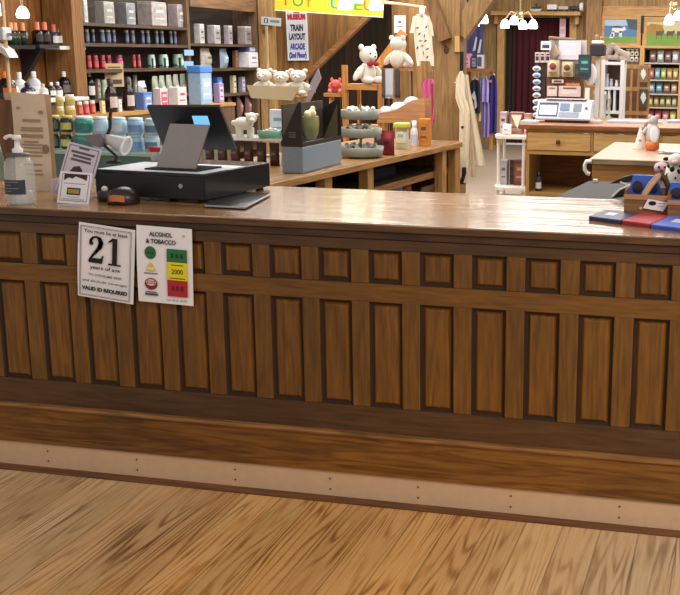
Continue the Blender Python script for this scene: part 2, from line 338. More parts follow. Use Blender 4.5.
# signs on the front
def sheet(w, h, bow, n=10): return G().grid(lambda u,v: (-w/2+u*w, -bow*math.sin(PI*v)*(1-u)**2, v*h), n, n)
def glyph2(g, x, z, s, y, m):
    cen = [(.10,.70,.09),(.09,.80,.10),(.16,.92,.075),(.28,.965,.06),(.40,.90,.13),(.45,.75,.17),(.41,.60,.155),(.30,.44,.12),(.17,.27,.085),(.07,.12,.07),(.05,.06,.07)]
    for a,b in zip(cen, cen[1:]):
        d = Vector((b[0]-a[0], b[1]-a[1])).normalized(); n = Vector((-d.y, d.x))
        q = [(a[0]+n.x*a[2]/2,a[1]+n.y*a[2]/2),(a[0]-n.x*a[2]/2,a[1]-n.y*a[2]/2),(b[0]-n.x*b[2]/2,b[1]-n.y*b[2]/2),(b[0]+n.x*b[2]/2,b[1]+n.y*b[2]/2)]
        flat(g, [(x+p[0]*s, z+p[1]*s) for p in q], y, m)
        for cc in (a,b): flat(g, [(x+(cc[0]+cc[2]/2*math.cos(t*PI/5))*s, z+(cc[1]+cc[2]/2*math.sin(t*PI/5))*s) for t in range(10)], y-.0001, m)
    flat(g, [(x+(.11+.075*math.cos(t*PI/6))*s, z+(.71+.075*math.sin(t*PI/6))*s) for t in range(12)], y, m)
    flat(g, [(x+p[0]*s, z+p[1]*s) for p in ((.02,0),(.50,0),(.55,.30),(.50,.30),(.46,.19),(.16,.17),(.05,.10))], y, m)
def glyph1(g, x, z, s, y, m):
    rect(g, x+.17*s, x+.34*s, z+.05*s, z+.99*s, y, m); rect(g, x+.03*s, x+.48*s, z, z+.06*s, y, m)
    flat(g, [(x+.17*s,z+.99*s),(x+.03*s,z+.86*s),(x+.03*s,z+.81*s),(x+.17*s,z+.86*s)], y, m)
b = at(105.5, 300, -.0155); w, h = .232, .322
sg = T('age_notice', 'white paper notice with large black 21 taped to the counter front', 'sign', b); sg.rotation_euler = (0, .095, 0); sg.scale = (.955,1,.85)
P(sg, 'sheet', sheet(w, h, .006), PAPER)
g = G(); t = .0022
for d in (.010, .0145): frame(g, -w/2+d, w/2-d, d, h-d, t if d < .012 else .0014, -.0075)
P(sg, 'border', g, GREYINK)
g = G(); glyph2(g, -.072, .157, .118, -.0076, 0); glyph1(g, .008, .157, .118, -.0076, 0)
P(sg, 'numerals', g, INK)
for s_, z, ht, wd, bo in (('You must be at least', .285, .020, .18, .0004), ('years of age', .131, .022, .125, .0004), ('TO CONSUME BEER', .1, .014, .14, .0002), ('and alcoholic beverages', .073, .014, .185, .0002), ('VALID ID REQUIRED', .036, .021, .19, .0012)):
    g = G(); text(g, s_, ht, 0, z, -.0076, 0, bo, width=wd); P(sg, 'lettering', g, INK)
b = at(166, 303.5, -.0155); w, h = .242, .335
sg = T('alcohol_tobacco_notice', 'white paper notice about alcohol and tobacco with green yellow and red blocks', 'sign', b); sg.rotation_euler = (0, .03, 0); sg.scale = (.885,1,.828)
P(sg, 'sheet', sheet(w, h, .004), PAPER)
g = G(); text(g, 'ALCOHOL', .026, -.012, .293, -.0055, 0, .0009, width=.1); text(g, '& TOBACCO', .026, -.012, .262, -.0055, 0, .0009, width=.13); P(sg, 'lettering', g, INK)
g = G(); text(g, 'ID', .013, .088, .298, -.0055, 0); P(sg, 'lettering', g, INK)
g = G(); text(g, 'carded daily', .012, .052, .016, -.0055, 0, width=.09); P(sg, 'lettering', g, INK)
for c, z0, z1, lb in (((30,112,62), .186, .243, 'green block'), ((226,212,30), .108, .186, 'yellow block reading 2000'), ((178,30,44), .036, .108, 'red block')):
    o = P(sg, 'colour_block', rect(G(), .012, .1, z0, z1, -.0054), pm(c, .6, .1), label=lb)
    if c[0] == 226: g = G(); text(g, '2000', .028, .056, .136, -.0058, 0, .0006, width=.05); rect(g,.03,.083,.172,.176,-.0058); rect(g,.022,.09,.114,.118,-.0058); P(o, 'lettering', g, pm((70,66,10), .7))
    else: g = G(); [rect(g, .03+q*.02, .042+q*.02, (z0+z1)/2-.01, (z0+z1)/2+.01, -.0058) for q in range(3)]; P(o, 'print_marks', g, pm((tuple(int(v*.55) for v in c)), .7))
cir = lambda cx, cz, rx, rz: [(cx+rx*math.cos(t*PI/14), cz+rz*math.sin(t*PI/14)) for t in range(28)]
g = flat(G(), cir(-.06,.22,.025,.028), -.0054); g.m = [0]*len(g.m); rect(g, -.076, -.044, .215, .224, -.0058, 1)
P(sg, 'emblem', g, pm((34,104,62), .6), pm((24,70,44), .6), label='round green emblem')
g = G(); flat(g, [(-.083,.139),(-.037,.139),(-.052,.171),(-.06,.178),(-.068,.171)], -.0054, 0); rect(g, -.09,-.03,.127,.131,-.0054,1); rect(g,-.075,-.047,.148,.154,-.0058,2)
P(sg, 'emblem', g, pm((226,196,84), .6), GREYINK, WHITE, label='small yellow peaked emblem')
g = G(); flat(g, cir(-.06,.083,.028,.026), -.0054, 0); flat(g, cir(-.06,.089,.022,.014), -.0057, 1); flat(g, [(-.08,.082),(-.04,.082),(-.042,.097),(-.078,.097)], -.0058, 2)
text(g, 'STOP', .012, -.06, .0845, -.006, 1, .0005, width=.03)
rect(g,-.085,-.035,.045,.049,-.0054,3); rect(g,-.088,-.03,.032,.042,-.0054,3)
P(sg, 'emblem', g, pm((132,26,40), .6), pm((226,206,206), .6), pm((184,40,58), .6), GREYINK, label='dark red oval emblem')

# ------------------------------------------------------------------ things on the counter
ZC = 1.0
# sanitiser bottle
b, w, h = fitz(3, 136, 34, 204.5, ZC); b.y += .02; r = w/2*.92
t = T('pump_bottle', 'clear plastic pump bottle with a dark label at the left end of the counter', 'bottle', b)
CLEAR = pm((222,226,226), .08, .03, alpha=.32)
P(t, 'bottle_body', G().lathe([(r*.9,0),(r,.008),(r,h*.52),(r*.93,h*.62),(r*.62,h*.70),(r*.34,h*.73)], n=28), CLEAR)
P(t, 'liquid', G().lathe([(r*.86,.004),(r*.93,.012),(r*.93,h*.2),(0.0001,h*.2)], n=24), pm((214,220,220), .1, .03, alpha=.35))
g = G().grid(lambda u,v: ((r*1.012)*math.sin(-1.15+2.1*u), -(r*1.012)*math.cos(-1.15+2.1*u), h*(.16+.21*v)), 16, 2)
lb = P(t, 'label', g, pm((48,54,66), .6, .1))
g = G(); [g.grid(lambda u,v,q=q: ((r*1.02)*math.sin(-.8+1.3*u*(.6+.4*(q%2))), -(r*1.02)*math.cos(-.8+1.3*u*(.6+.4*(q%2))), h*(.20+.045*q+.008*v)), 10, 1) for q in range(4)]
P(lb, 'print_lines', g, pm((150,156,170), .6))
P(t, 'collar', G().lathe([(r*.8,h*.70),(r*.8,h*.735),(r*.36,h*.75)], n=24), pm((84,80,80), .5))
P(t, 'pump', G().lathe([(r*.36,h*.74),(r*.36,h*.80),(r*.2,h*.82),(r*.16,h*.93),(r*.3,h*.94),(r*.3,h*.985),(r*.2,h*1.0)], n=18).tube([(0,0,h*.965),(-r*.5,-.0,h*.985),(-r*.85,0,h*.965),(-r*.92,0,h*.945)], r*.13), pm((240,240,238), .3, .02), label='white pump head')
# kraft paper sheet / bag standing behind it
b = atz(34, 190, ZC); k = ppm(b); KR = pm((216,194,166), .85, .08, sc=30); h = (190-94)/k; w = 40/k
t = T('kraft_menu_bag', 'tall kraft paper bag with printed menu lines standing behind the pump bottle', 'paper bag', b)
def kf(u,v): return (-w*.5+u*w*(.94+.10*(1-v)) - .012*(v**3), .012*math.sin(u*PI)*-1+.05*(1-u)*0+.03*v, v*h*(1-.03*u*u*v))
P(t, 'front_sheet', G().grid(kf, 14, 14), KR)
g = G().grid(lambda u,v: (-w*.43-u*.10+.012*math.sin(v*7)*u, .035+u*.02+.012*math.sin(u*9+v*3), v*h*(.93-.02*math.sin(u*PI))), 10, 8)
P(t, 'side_gusset', g, pm((120,84,58), .85, .2, sc=12), label='dark creased side')
P(t, 'back_sheet', G().grid(lambda u,v: (-w*.95+u*w*1.3, .075, v*h*(.985-.01*u)), 4, 4), pm((196,170,140), .9, .1))
g = G()
for z0, wd, th, xo in ((.70,.5,.011,0),(.63,.6,.007,0),(.605,.62,.007,-.01),(.56,.6,.006,0),(.54,.62,.007,0),(.49,.4,.007,-.02),(.46,.6,.007,0),(.43,.5,.006,.01),(.385,.6,.007,0),(.35,.55,.006,0),(.26,.5,.006,.02),(.2,.45,.006,.03),(.16,.5,.006,.03)):
    g.grid(lambda u,v: (w*(.04+xo-wd/2+u*wd), kf(.5+(-wd/2+u*wd),z0)[1]-.003, h*(z0)+v*th), 6, 1)
for cx, cz, rr in ((-.32,.84,.008),(.3,.80,.011)): flat(g, cir(w*cx, h*cz, rr, rr*.7), .012)
P(t, 'printed_lines', g, pm((166,138,112), .85))
P(t, 'round_sticker', flat(G(), cir(w*.42, h*.43, .016, .018), .0), pm((140,116,98), .8))
# flyer and card
b = atz(67, 200, ZC); b.y += .02; k = ppm(b); w, h = 37/k, 56/k
def tilt(g, a, sh=0): return g.xf(Matrix(((1,0,sh,0),(0,math.cos(a),math.sin(a),0),(0,-math.sin(a),math.cos(a),0),(0,0,0,1))))
t = T('flyer', 'tall pale lilac flyer with a dark picture leaning behind the small white card', 'flyer', b); t.rotation_euler = (0, .2, 0)
P(t, 'sheet', tilt(G().box(-w/2,w/2,0,.002,0,h), .3), pm((206,194,204), .5, .04))
g = tilt(frame(G(), -w/2+.008, w/2-.008, .008, h-.008, .0025, -.001), .3); P(t, 'border', g, GREYINK)
g = G()
for z, wd in ((.92,.3),(.83,.7),(.76,.55),(.69,.6)): rect(g, -w*wd/2, w*wd/2, h*z, h*z+.009, -.0012)
P(t, 'print_lines', tilt(g, .3), pm((96,80,86), .7))
g = flat(G(), [(-w*.3,h*.4),(w*.1,h*.38),(w*.12,h*.55),(w*.0,h*.62),(-w*.16,h*.58)], -.0013); P(t, 'picture', tilt(g,.3), pm((66,44,44), .7, .3, sc=60), label='dark brown picture')
P(t, 'holder', G().box(-w*.62, w*.45, .0, .09, 0, .02).box(-w*.62,-w*.5,.0,.03,.02,.06), pm((214,206,208), .1, .02, alpha=.45), label='clear plastic holder')
b = atz(72.5, 203.8, ZC); k = ppm(b); w, h = 35/k, 32/k
t = T('table_card', 'small white card with a gold plaque picture standing at the counter edge', 'card', b); t.rotation_euler = (0, .03, 0)
P(t, 'card', tilt(G().box(-w/2,w/2,0,.003,0,h,0), .2, .06), pm((240,236,240), .4, .03))
P(t, 'border', tilt(frame(G(), -w/2+.01, w/2-.008, .01, h-.008, .0018, -.001), .2, .06), GREYINK)
g = G(); flat(g, [(-w*.36,h*.93),(w*.36,h*.93),(w*.36,h*.74),(w*.22,h*.8),(0,h*.86),(-w*.1,h*.78),(-w*.2,h*.82),(-w*.36,h*.72)], -.0012, 0)
rect(g, -w*.22, w*.2, h*.28, h*.5, -.0012, 1); rect(g, -w*.19, w*.17, h*.32, h*.46, -.0014, 2)
rect(g, -w*.34, w*.34, h*.62, h*.645, -.0012, 3); rect(g, -w*.36, w*.36, h*.13, h*.155, -.0012, 3); rect(g, -w*.2, w*.2, h*.2, h*.22, -.0012, 3)
P(t, 'picture', tilt(g, .2, .06), pm((60,36,38), .7, .3, sc=60), INK, pm((176,140,60), .5, .2), pm((176,170,180), .7))
P(t, 'easel_back', G().prism([(.004,0),(.07,0),(.03,h*.8)], -.01, .01, 'yz'), PAPER)
# small dark tins
b = atz(118, 205, ZC); k = ppm(b); b.y += .04
t = T('oval_tin', 'dark domed tin with an orange oval label in front of the cash drawer', 'tin', b)
P(t, 'body', G().lathe([(.055,0),(.06,.006),(.058,.03),(.046,.05),(.02,.062),(.0005,.064)], n=26), pm((40,26,22), .35, .2))
g = G().grid(lambda u,v: ((.0595+.002*math.sin(v*PI))*math.sin(-.45+1.05*u), -(.0615)*math.cos(-.45+1.05*u), .012+.024*v*(1)+.004*math.sin(u*PI)), 10, 3)
P(t, 'label', g, pm((206,120,60), .5, .25, sc=60), label='orange oval label')
b = atz(98, 203, ZC); b.y += .06
t = T('small_round_jar', 'small dark round jar with a pale knob beside the domed tin', 'jar', b)
P(t, 'body', G().lathe([(.03,0),(.034,.005),(.034,.032),(.026,.04)], n=20), pm((48,34,34), .4, .2))
P(t, 'knob', G().ell((-.004,-.004,.046), .012), pm((220,216,206), .4))
# cash drawer
A0 = atz(204,204.5,ZC); A1 = A0-.475*Vector((math.cos(-.075),math.sin(-.075),0))
dx = (Vector((A0.x,A0.y,0))-Vector((A1.x,A1.y,0))); wd = dx.length; ang = math.atan2(dx.y, dx.x)
DH = .112; dep = .52
cd = T('cash_drawer', 'black metal cash drawer on the counter with the till stand on top', 'cash drawer', ((A1.x+A0.x)/2, (A1.y+A0.y)/2, ZC), ang)
GLOSS = pm((20,20,23), .16, .1, sc=4)
P(cd, 'case', G().box(-wd/2,wd/2,.012,dep,.012,DH,0,.004), GLOSS)
P(cd, 'drawer_front', G().box(-wd/2+.004,wd/2-.004,0,.0115,.016,DH-.012,0,.003), pm((22,22,24), .5, .15, sc=60))
P(cd, 'lock', G().cyl((wd*.3,-.003,.065),(wd*.3,.0,.065),.009), STEEL)
P(cd, 'painted_reflection', G().box(-wd/2+.01,wd/2-.006,.012,dep*.62,DH+.0004,DH+.002), pm((232,240,250), .45, .02), label='pale painted reflection on the drawer top')  # pale sheet stands in for the light reflected by the glossy top
DH += .002
for sx in (-1,1):
    for yy in (.04, dep-.04): P(cd, 'foot', G().cyl((sx*(wd/2-.03),yy,0),(sx*(wd/2-.03),yy,.013),.016), MATTE)
ZD = ZC+DH
# till: base, bent support plate, tilted screen
b = atz(173, 170, ZD)
ts = T('till_stand', 'black till screen tilted back on a grey bent metal stand on the cash drawer', 'till', b, ang)
GREYP = pm((150,142,140), .5, .08, metal=.1, sc=80)
k = ppm(b); pw = 45/k
P(ts, 'base_plate', G().box(-pw*.62,pw*.72,-.03,.15,0,.006,0,.002), MATTE)
g = G().grid(lambda u,v: (-pw/2+u*pw+.035*v, .02+.055*v, .006+v*.165), 3, 6); g2 = G().grid(lambda u,v: (-pw/2+u*pw+.035*v, .027+.055*v, .006+v*.165), 3, 6)
g.add(g2.v, g2.f, 0, True); P(ts, 'support_plate', g, GREYP, label='grey metal plate')
c0, c1, c2, c3 = [at(x,y,b.y+.13+dy)-b for x,y,dy in ((147,107,-.05),(219,107,-.02),(236,150,.10),(164,149,.07))]
Ri = Matrix.Rotation(-ang, 3, 'Z'); c0,c1,c2,c3 = [Ri@Vector(c) for c in (c0,c1,c2,c3)]
nrm = (c1-c0).cross(c3-c0).normalized(); nrm = nrm if nrm.y > 0 else -nrm
g = G(); vs = [c0,c1,c2,c3]; vs2 = [v+nrm*.014 for v in vs]
g.add(vs+vs2, [(0,1,2,3),(4,5,6,7),(0,1,5,4),(1,2,6,5),(2,3,7,6),(3,0,4,7)])
sc_ = P(ts, 'screen', g, pm((30,29,32), .35, .2, sc=20), label='black screen seen from behind')
ctrp = (c0+c1+c2+c3)/4
e1 = (c1-c0).normalized(); e2 = (c3-c0).normalized()
def onback(u, v, o=.001): return c0+(c1-c0)*u+(c3-c0)*v-nrm*o
g = G().add([onback(.58,.2),onback(.80,.2),onback(.79,.42),onback(.57,.42)], [(0,1,2,3)]); P(sc_, 'customer_display', g, pm((120,190,235), .4, .05, emit=.9), label='small lit pale blue display')
g = G().cyl(onback(.35,.42), onback(.35,.42,.012), .017); P(sc_, 'hinge_knob', g, BLACK)
# red and white carton behind the stand
b = atz(155, 160.5, ZD); k = ppm(b)
t = T('small_carton', 'small red topped white paper carton on the cash drawer beside the till', 'carton', b)
P(t, 'tub', G().lathe([(.016,0),(.022,.03),(.024,.038)], n=4), WHITE); P(t, 'red_band', G().lathe([(.0245,.037),(.030,.055),(.001,.058)], n=4), pm((206,40,34), .6))
# scanner on gooseneck stand
b = atz(114, 163, ZD); k = ppm(b)
t = T('barcode_scanner', 'grey handheld barcode scanner resting in a white dish on a black gooseneck', 'scanner', b)
P(t, 'stand_base', G().lathe([(.03,0),(.03,.006),(.012,.012),(.001,.013)], n=18), MATTE)
q = lambda px,py: at(px,py,b.y)-b
P(t, 'gooseneck', G().tube([q(114,162),q(117,157),q(112,152),q(105,146),q(103,141),q(107,136),q(110,128),q(110,118),q(111,108)], .0065), pm((30,28,28), .4))
P(t, 'scanner_head', G().prism([tuple(v) for v in [(q(x,y).x,q(x,y).z) for x,y in ((89,137),(95,134),(106,133),(109,138),(104,147),(98,145),(91,141))]], -.035, .02), pm((120,112,116), .5, .15), label='grey scanner head')
p0, p1 = q(106,138), q(126,146); dd = (p1-p0)
P(t, 'dish', G().cyl(p0,p1,.018,.036,n=18), pm((206,206,204),.35,.05), label='white plastic dish'); P(t, 'dish_rim', G().tube([p1+Vector((dd.z,0,-dd.x)).normalized()*.036*math.cos(a)+Vector((0,1,0))*.036*math.sin(a) for a in [i*PI/8 for i in range(17)]], .006), WHITE)
# flat black pad in front of the drawer, with pale edge
c = [atz(x,y,ZC) for x,y in ((205,208),(245,210),(270,196.5),(232,193))]
b = sum(c, Vector())/4
t = T('card_pad', 'thin black pad with a pale rim lying right of the cash drawer', 'pad', b)
g = G().prism([((v-b).x,(v-b).y) for v in c], .004, .0115, 'xy'); P(t, 'pad', g, pm((18,18,20), .25, .1))
g = G(); g.tube([(c[0]-b)+Vector((0,0,.008)),(c[1]-b)+Vector((0,0,.008)),(c[2]-b)+Vector((0,0,.008))], .004); P(t, 'rim', g, pm((150,152,156), .3))
for i in range(4): P(t, 'foot', G().cyl((c[i]-b)*.75,(c[i]-b)*.75+Vector((0,0,.004)),.01), MATTE)
# three flat cases
for nm, pts, col, gl in (('dark blue', ((588,220.5),(621,224.8),(640,217),(606,213.5)), (44,52,84), 1), ('red', ((621,224.8),(650,228.6),(671,219.4),(640,217)), (150,44,52), 0), ('bright blue', ((650,229),(692,234),(712,223),(672,219)), (58,84,168), 1)):
    c = [atz(x,y,ZC) for x,y in pts]; b = sum(c, Vector())/4; c = [v-b for v in c]
    z0 = {'dark blue': 0, 'red': 0, 'bright blue': 0}[nm]
    t = T('flat_case', nm+' flat boxed case lying at the right end of the counter', 'case', b, 0, None)
    P(t, 'case', G().prism([(v.x*.97,v.y*.97) for v in c], 0, .0105, 'xy'), pm(col, .45, .2, sc=8))
    P(t, 'lid', G().prism([(v.x*.965,v.y*.965) for v in c], .011, .0155, 'xy'), pm(tuple(min(255,int(v*1.25+20)) for v in col), .45, .3, sc=6))
    if gl: P(t, 'painted_glint', G().prism([(v.x*.28-.01,v.y*.3+.01) for v in c], .0157, .0161, 'xy'), pm((226,226,232), .4), label='pale patch painted as a glint')  # pale patch on the lid imitates a white glint
# cardboard baskets with blue spectacles
CARD = wood((112,72,40), (160,112,70), 'x', .8, .8)
def basket(px0, py0, px1, py1, label, full):
    b, w, h = fitz(px0, py0, px1, py1, ZC); b.y += .02
    t = T('display_basket', label, 'basket', b, -.02)
    d = .15
    g = G().box(-w/2,w/2,0,.006,0,h).box(-w/2,w/2,d-.006,d,0,h*1.15).box(-w/2,-w/2+.006,.006,d-.006,0,h*1.2).box(w/2-.006,w/2,.006,d-.006,0,h*1.2).box(-w/2,w/2,.0,d,0,.005)
    P(t, 'box', g, CARD)
    P(t, 'rim', G().box(-w/2-.002,w/2+.002,-.004,-.0005,h*.8,h*1.02), pm((182,134,88), .8, .1))
    for s in (-1,1): P(t, 'stud', G().cyl((s*w*.12,-.005,h*.42),(s*w*.12,-.0005,h*.42),.005), pm((210,190,170), .5))
    if full:
        pts = [(w*(-.08+.25*(1-math.cos(a))/2*0)+w*.06*a, .075, h*.7+.105*math.sin(a*PI/3.1)) for a in [i*.31 for i in range(11)]]
        P(t, 'handle', G().tube([(-w*.12,.02,h*.75),(-w*.06,.03,h*1.05),(w*.06,.04,h*1.45),(w*.2,.05,h*1.78),(w*.26,.05,h*1.84)], [.009,.011,.012,.011,.01]), pm((206,164,128), .8, .1), label='tan strap handle'); P(t, 'handle_end', G().tube([(w*.26,.05,h*1.84),(w*.36,.055,h*1.7),(w*.44,.06,h*1.3),(w*.44,.06,h*.8)], .0105), pm((70,52,44), .8, .15), label='dark end of the strap handle')
    return t, b, w, h, d
bk, bb, bw, bh, bd = basket(623, 196, 668, 218.5, 'brown cardboard basket with a white card holding blue toy spectacles', True)
t = T('toy_spectacles', 'blue plastic toy spectacles standing in the brown basket beside its handle', 'toy glasses', (bb.x-.015, bb.y+.1, ZC+.006))
def specs(t, w, h):
    out = [(-w/2,0),(-w*.48,h*.55),(-w*.36,h),(w*.36,h),(w*.48,h*.55),(w/2,0)]
    P(t, 'frame', G().prism(out, -.006, .006), pm((64,104,206), .35, .12))
    g = G()
    for s in (-1,1): flat(g, [(s*w*.22+w*.16*math.cos(a*PI/8), h*.68+h*.17*math.sin(a*PI/8)) for a in range(16)], -.0075)
    P(t, 'lenses', g, pm((44,42,66), .2, .2), label='dark lenses')
specs(t, .125, .135)
k = ppm(bb); c = [at(x,y,bb.y-.008) for x,y in ((643,208),(663,211.5),(669,202.5),(648,199))]; b = sum(c, Vector())/4; b.z = min(v.z for v in c)
t = T('price_card', 'white card with a black oval emblem leaning on the brown basket', 'card', b)
P(t, 'card', G().prism([((v-b).x,(v-b).z) for v in c], -.001, .001), pm((238,238,240), .5, .02))
g = flat(G(), cir(-.012, .028, .014, .008), -.002); P(t, 'emblem', g, INK)
g = G(); rect(g, .008,.034,.027,.03,-.002); rect(g,.006,.03,.018,.0205,-.002); P(t, 'print_lines', g, pm((150,170,190), .6))
bk, b2, w2, h2, d2 = basket(667, 202, 712, 222, 'second brown cardboard basket at the right edge behind the blue case', False)
b2x = at(676, 203, b2.y+.07)
t = T('toy_spectacles', 'blue toy spectacles in the basket at the right edge of the counter', 'toy glasses', (b2x.x+.035, b2.y+.085, ZC+.006)); specs(t, .15, .12)
# dark pointed novelty
b = atz(628, 199, ZC); 
t = T('pointed_novelty', 'black wing shaped novelty with white edging lying left of the brown basket', 'novelty', (b.x, b.y+.1, ZC))
q = lambda px,py: at(px,py,b.y+.1)-Vector((b.x,b.y+.1,ZC))
def lens(P0, P1, hgt, yy, m, g):
    P0, P1 = Vector(P0), Vector(P1); n = 12; vs = []
    for sgn in (1,-1):
        rng = range(n+1) if sgn == 1 else range(n-1,0,-1)
        for i in rng:
            u = i/n; p = P0+(P1-P0)*u; vs.append((p.x, p.z+sgn*hgt*math.sin(u*PI)*(1 if sgn==1 else .55)))
    g.prism(vs, yy, yy+.012, 'xz', m)
g = G(); lens(q(612,198), q(648,184), .028, -.01, 0, g); P(t, 'lower_wing', g, pm((26,26,30), .4, .15))
g = G(); lens(q(609,184), q(652,176), .018, .02, 0, g); P(t, 'upper_wing', g, pm((30,28,30), .45, .15))
P(t, 'white_edge', G().tube([q(613,196)+Vector((0,-.02,0)),q(620,189)+Vector((0,-.02,0)),q(632,184)+Vector((0,-.02,0)),q(641,182)+Vector((0,-.02,0))], .004), WHITE)
P(t, 'white_cord', G().tube([q(620,182)+Vector((0,0,.0)),q(629,185),q(638,183)], .003), WHITE)
# ------------------------------------------------------------------ small builders (base at the origin, front towards -y)
def jar(root, r, h, body, lid, lab=None, lidh=.18):
    P(root, 'jar_body', G().lathe([(r*.9,0),(r,h*.05),(r,h*(.9-lidh)),(r*.82,h*(1-lidh))], n=14), body)
    P(root, 'lid', G().lathe([(r*.88,h*(1-lidh)),(r*.88,h*.985),(r*.8,h)], n=14), lid)
    if lab: P(root, 'label', G().grid(lambda u,v: (r*1.02*math.sin(-1.2+2.4*u), -r*1.02*math.cos(-1.2+2.4*u), h*(.15+.42*v)), 10, 1), lab)
def bottle(root, r, h, body, cap, lab=None, neck=.3, foil=.78):
    P(root, 'bottle_body', G().lathe([(r*.92,0),(r,h*.03),(r,h*.56),(r*.8,h*.66*(1 if foil>.7 else .9)),(r*neck,h*.76*(1 if foil>.7 else .88)),(r*neck,h*.84)], n=14), body)
    P(root, 'cap', G().lathe([(r*neck*(1.15 if foil>.7 else 1.4),h*foil),(r*neck*1.2,h*.985),(r*neck*.8,h)], n=12), cap)
    if lab: P(root, 'label', G().grid(lambda u,v: (r*1.02*math.sin(-1.2+2.4*u), -r*1.02*math.cos(-1.2+2.4*u), h*(.14+.32*v)), 10, 1), lab)
def carton(root, w, d, h, m, face, face2=None):
    P(root, 'box', G().box(-w/2,w/2,-d/2,d/2,0,h,0,min(w,d,h)*.06), m)
    g = rect(G(), -w*.4, w*.4, h*.16, h*.84, -d/2-.002, 0); rect(g, -w*.25, w*.25, h*.58, h*.7, -d/2-.003, 1); rect(g, -w*.3, w*.3, h*.3, h*.36, -d/2-.003, 1)
    P(root, 'printed_panel', g, face, face2 or GREYINK)
def bag(root, w, d, h, m, lab, lab2):
    def fn(sgn): return lambda u,v: (-w/2*(1-.06*math.sin(v*PI))+u*w*(1-.06*math.sin(v*PI)), sgn*d/2*(math.sin(u*PI)**.5)*(max(0,math.sin(min(1,v*1.05+.06)*PI))**.6), v*h)
    g = G().grid(fn(-1), 8, 8); g.grid(fn(1), 8, 8); P(root, 'pouch', g, m)
    g = G().grid(lambda u,v: (w*(-.33+.66*u), fn(-1)(.17+.66*u,.25+.4*v)[1]-.003, h*(.25+.4*v)), 4, 4, 0); g.grid(lambda u,v: (w*(-.2+.4*u), fn(-1)(.3+.4*u,.48+.1*v)[1]-.006, h*(.48+.1*v)), 2, 2, 1)
    P(root, 'label', g, lab, lab2)
def pos(px, py, Y): return at(px, py, Y)
def bear(root, s, m, arms=1, dark=True, bow=None, muzzle=None):
    P(root, 'body', G().ell((0,0,.25*s),(.21*s,.18*s,.27*s)), m)
    hd = P(root, 'head', G().ell((0,-.03*s,.66*s),(.22*s,.19*s,.2*s)).ell((0,-.2*s,.61*s),(.1*s,.09*s,.08*s)), m)
    for q in (-1,1):
        P(hd, 'ear', G().ell((q*.18*s,0,.83*s),(.075*s,.045*s,.075*s)), m)
        if dark: P(hd, 'eye', G().ell((q*.075*s,-.205*s,.69*s),.018*s,nu=8,nv=6), BLACK)
        if arms: P(root, 'arm', G().ell((q*.28*s,-.04*s,.26*s),(.09*s,.09*s,.24*s),rot=Matrix.Rotation(-q*.75,3,'Y')), m)
        P(root, 'leg', G().ell((q*.15*s,-.2*s,.09*s),(.1*s,.2*s,.09*s)), m)
    if dark: P(hd, 'nose', G().ell((0,-.285*s,.63*s),.024*s,nu=8,nv=6), pm((70,60,58), .5))
    if bow: P(root, 'bow', G().ell((-.09*s,-.2*s,.46*s),(.09*s,.04*s,.055*s)).ell((.09*s,-.2*s,.46*s),(.09*s,.04*s,.055*s)), bow)
def cloth(rows, folds, amp, n=18, ph=0):
    # rows of (z, x_left, x_right), top to bottom
    def fn(u, v):
        t = v*(len(rows)-1); i = min(int(t), len(rows)-2); k = t-i; a, c = rows[i], rows[i+1]
        z, l, r = [a[j]+(c[j]-a[j])*k for j in range(3)]
        return (l+(r-l)*u, amp*math.sin(u*folds*2*PI+ph+v*.7)*(.35+.65*v), z)
    g = G().grid(fn, n, 4*(len(rows)-1)); h = G().grid(lambda u,v: (fn(u,v)[0], fn(u,v)[1]+.012, fn(u,v)[2]), n, 4*(len(rows)-1))
    return g.add(h.v, h.f, 0, True)

# ------------------------------------------------------------------ left wall shelving
XF, XW = -5.6, -5.9
YA, YB, YC = atx(83,60,XF).y, atx(191,60,XF).y, atx(258,60,XF).y
sh = T('wall_shelving', 'tall dark wooden wall shelving filled with jars and packages along the left wall', 'shelving', (XF, YA, 0))
def sbox(y0,y1,z0,z1,x0=XW+.02,x1=XF): return G().box(x0-XF,x1-XF,y0-YA,y1-YA,z0,z1)
SA, SB, SC, SD, SE = 1.787, 1.612, 1.385, 1.125, .975     # shelf tops, first bay
TB, TC, TD = 1.632, 1.37, 1.09                             # second bay
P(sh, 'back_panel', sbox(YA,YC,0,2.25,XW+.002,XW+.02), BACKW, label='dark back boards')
for y, w_, m in ((YA-.02,.16,wood((104,72,36),(158,112,62),'z',1,.6)),(YB,.05,DARKZ),(YC,.06,DARKZ)): P(sh, 'upright', sbox(y-w_/2-.02,y+w_/2-.02,0,2.25), m)
y0_, y1_, y2_ = YA+.041, YB-.046, YB+.006
for z in (SA,SB,SC,SD,SE,.55): P(sh, 'shelf_board', sbox(y0_,y1_,z-.028,z), DARKW)
for z in (TB,TC,TD,.8,.45): P(sh, 'shelf_board', sbox(y2_,YC-.051,z-.028,z), DARKW)
P(sh, 'cornice', sbox(y2_,YC-.051,2.0,2.2,XF-.05,XF+.02), wood((92,66,46),(140,104,76),'y',.8,.6))
XI = XF-.1
def wl(px0, px1, z, X=XI):                                # base point of a thing on the left wall shelf, and its apparent width in metres
    py = 50
    p = atx((px0+px1)/2, py, X); p.z = z; k = ppm(p); return p, (px1-px0)/k, k
R90 = PI/2
CNT=['first from left','second from left','third from left','fourth from left','fifth from left','sixth from left','seventh from left','eighth from left','sixth from right','fifth from right','fourth from right','third from right','second from right']
CL1 = pm((176,172,176), .25, .25, sc=18); CL2 = pm((150,148,154), .25, .3, sc=22)
row = 'on the top wall shelf'
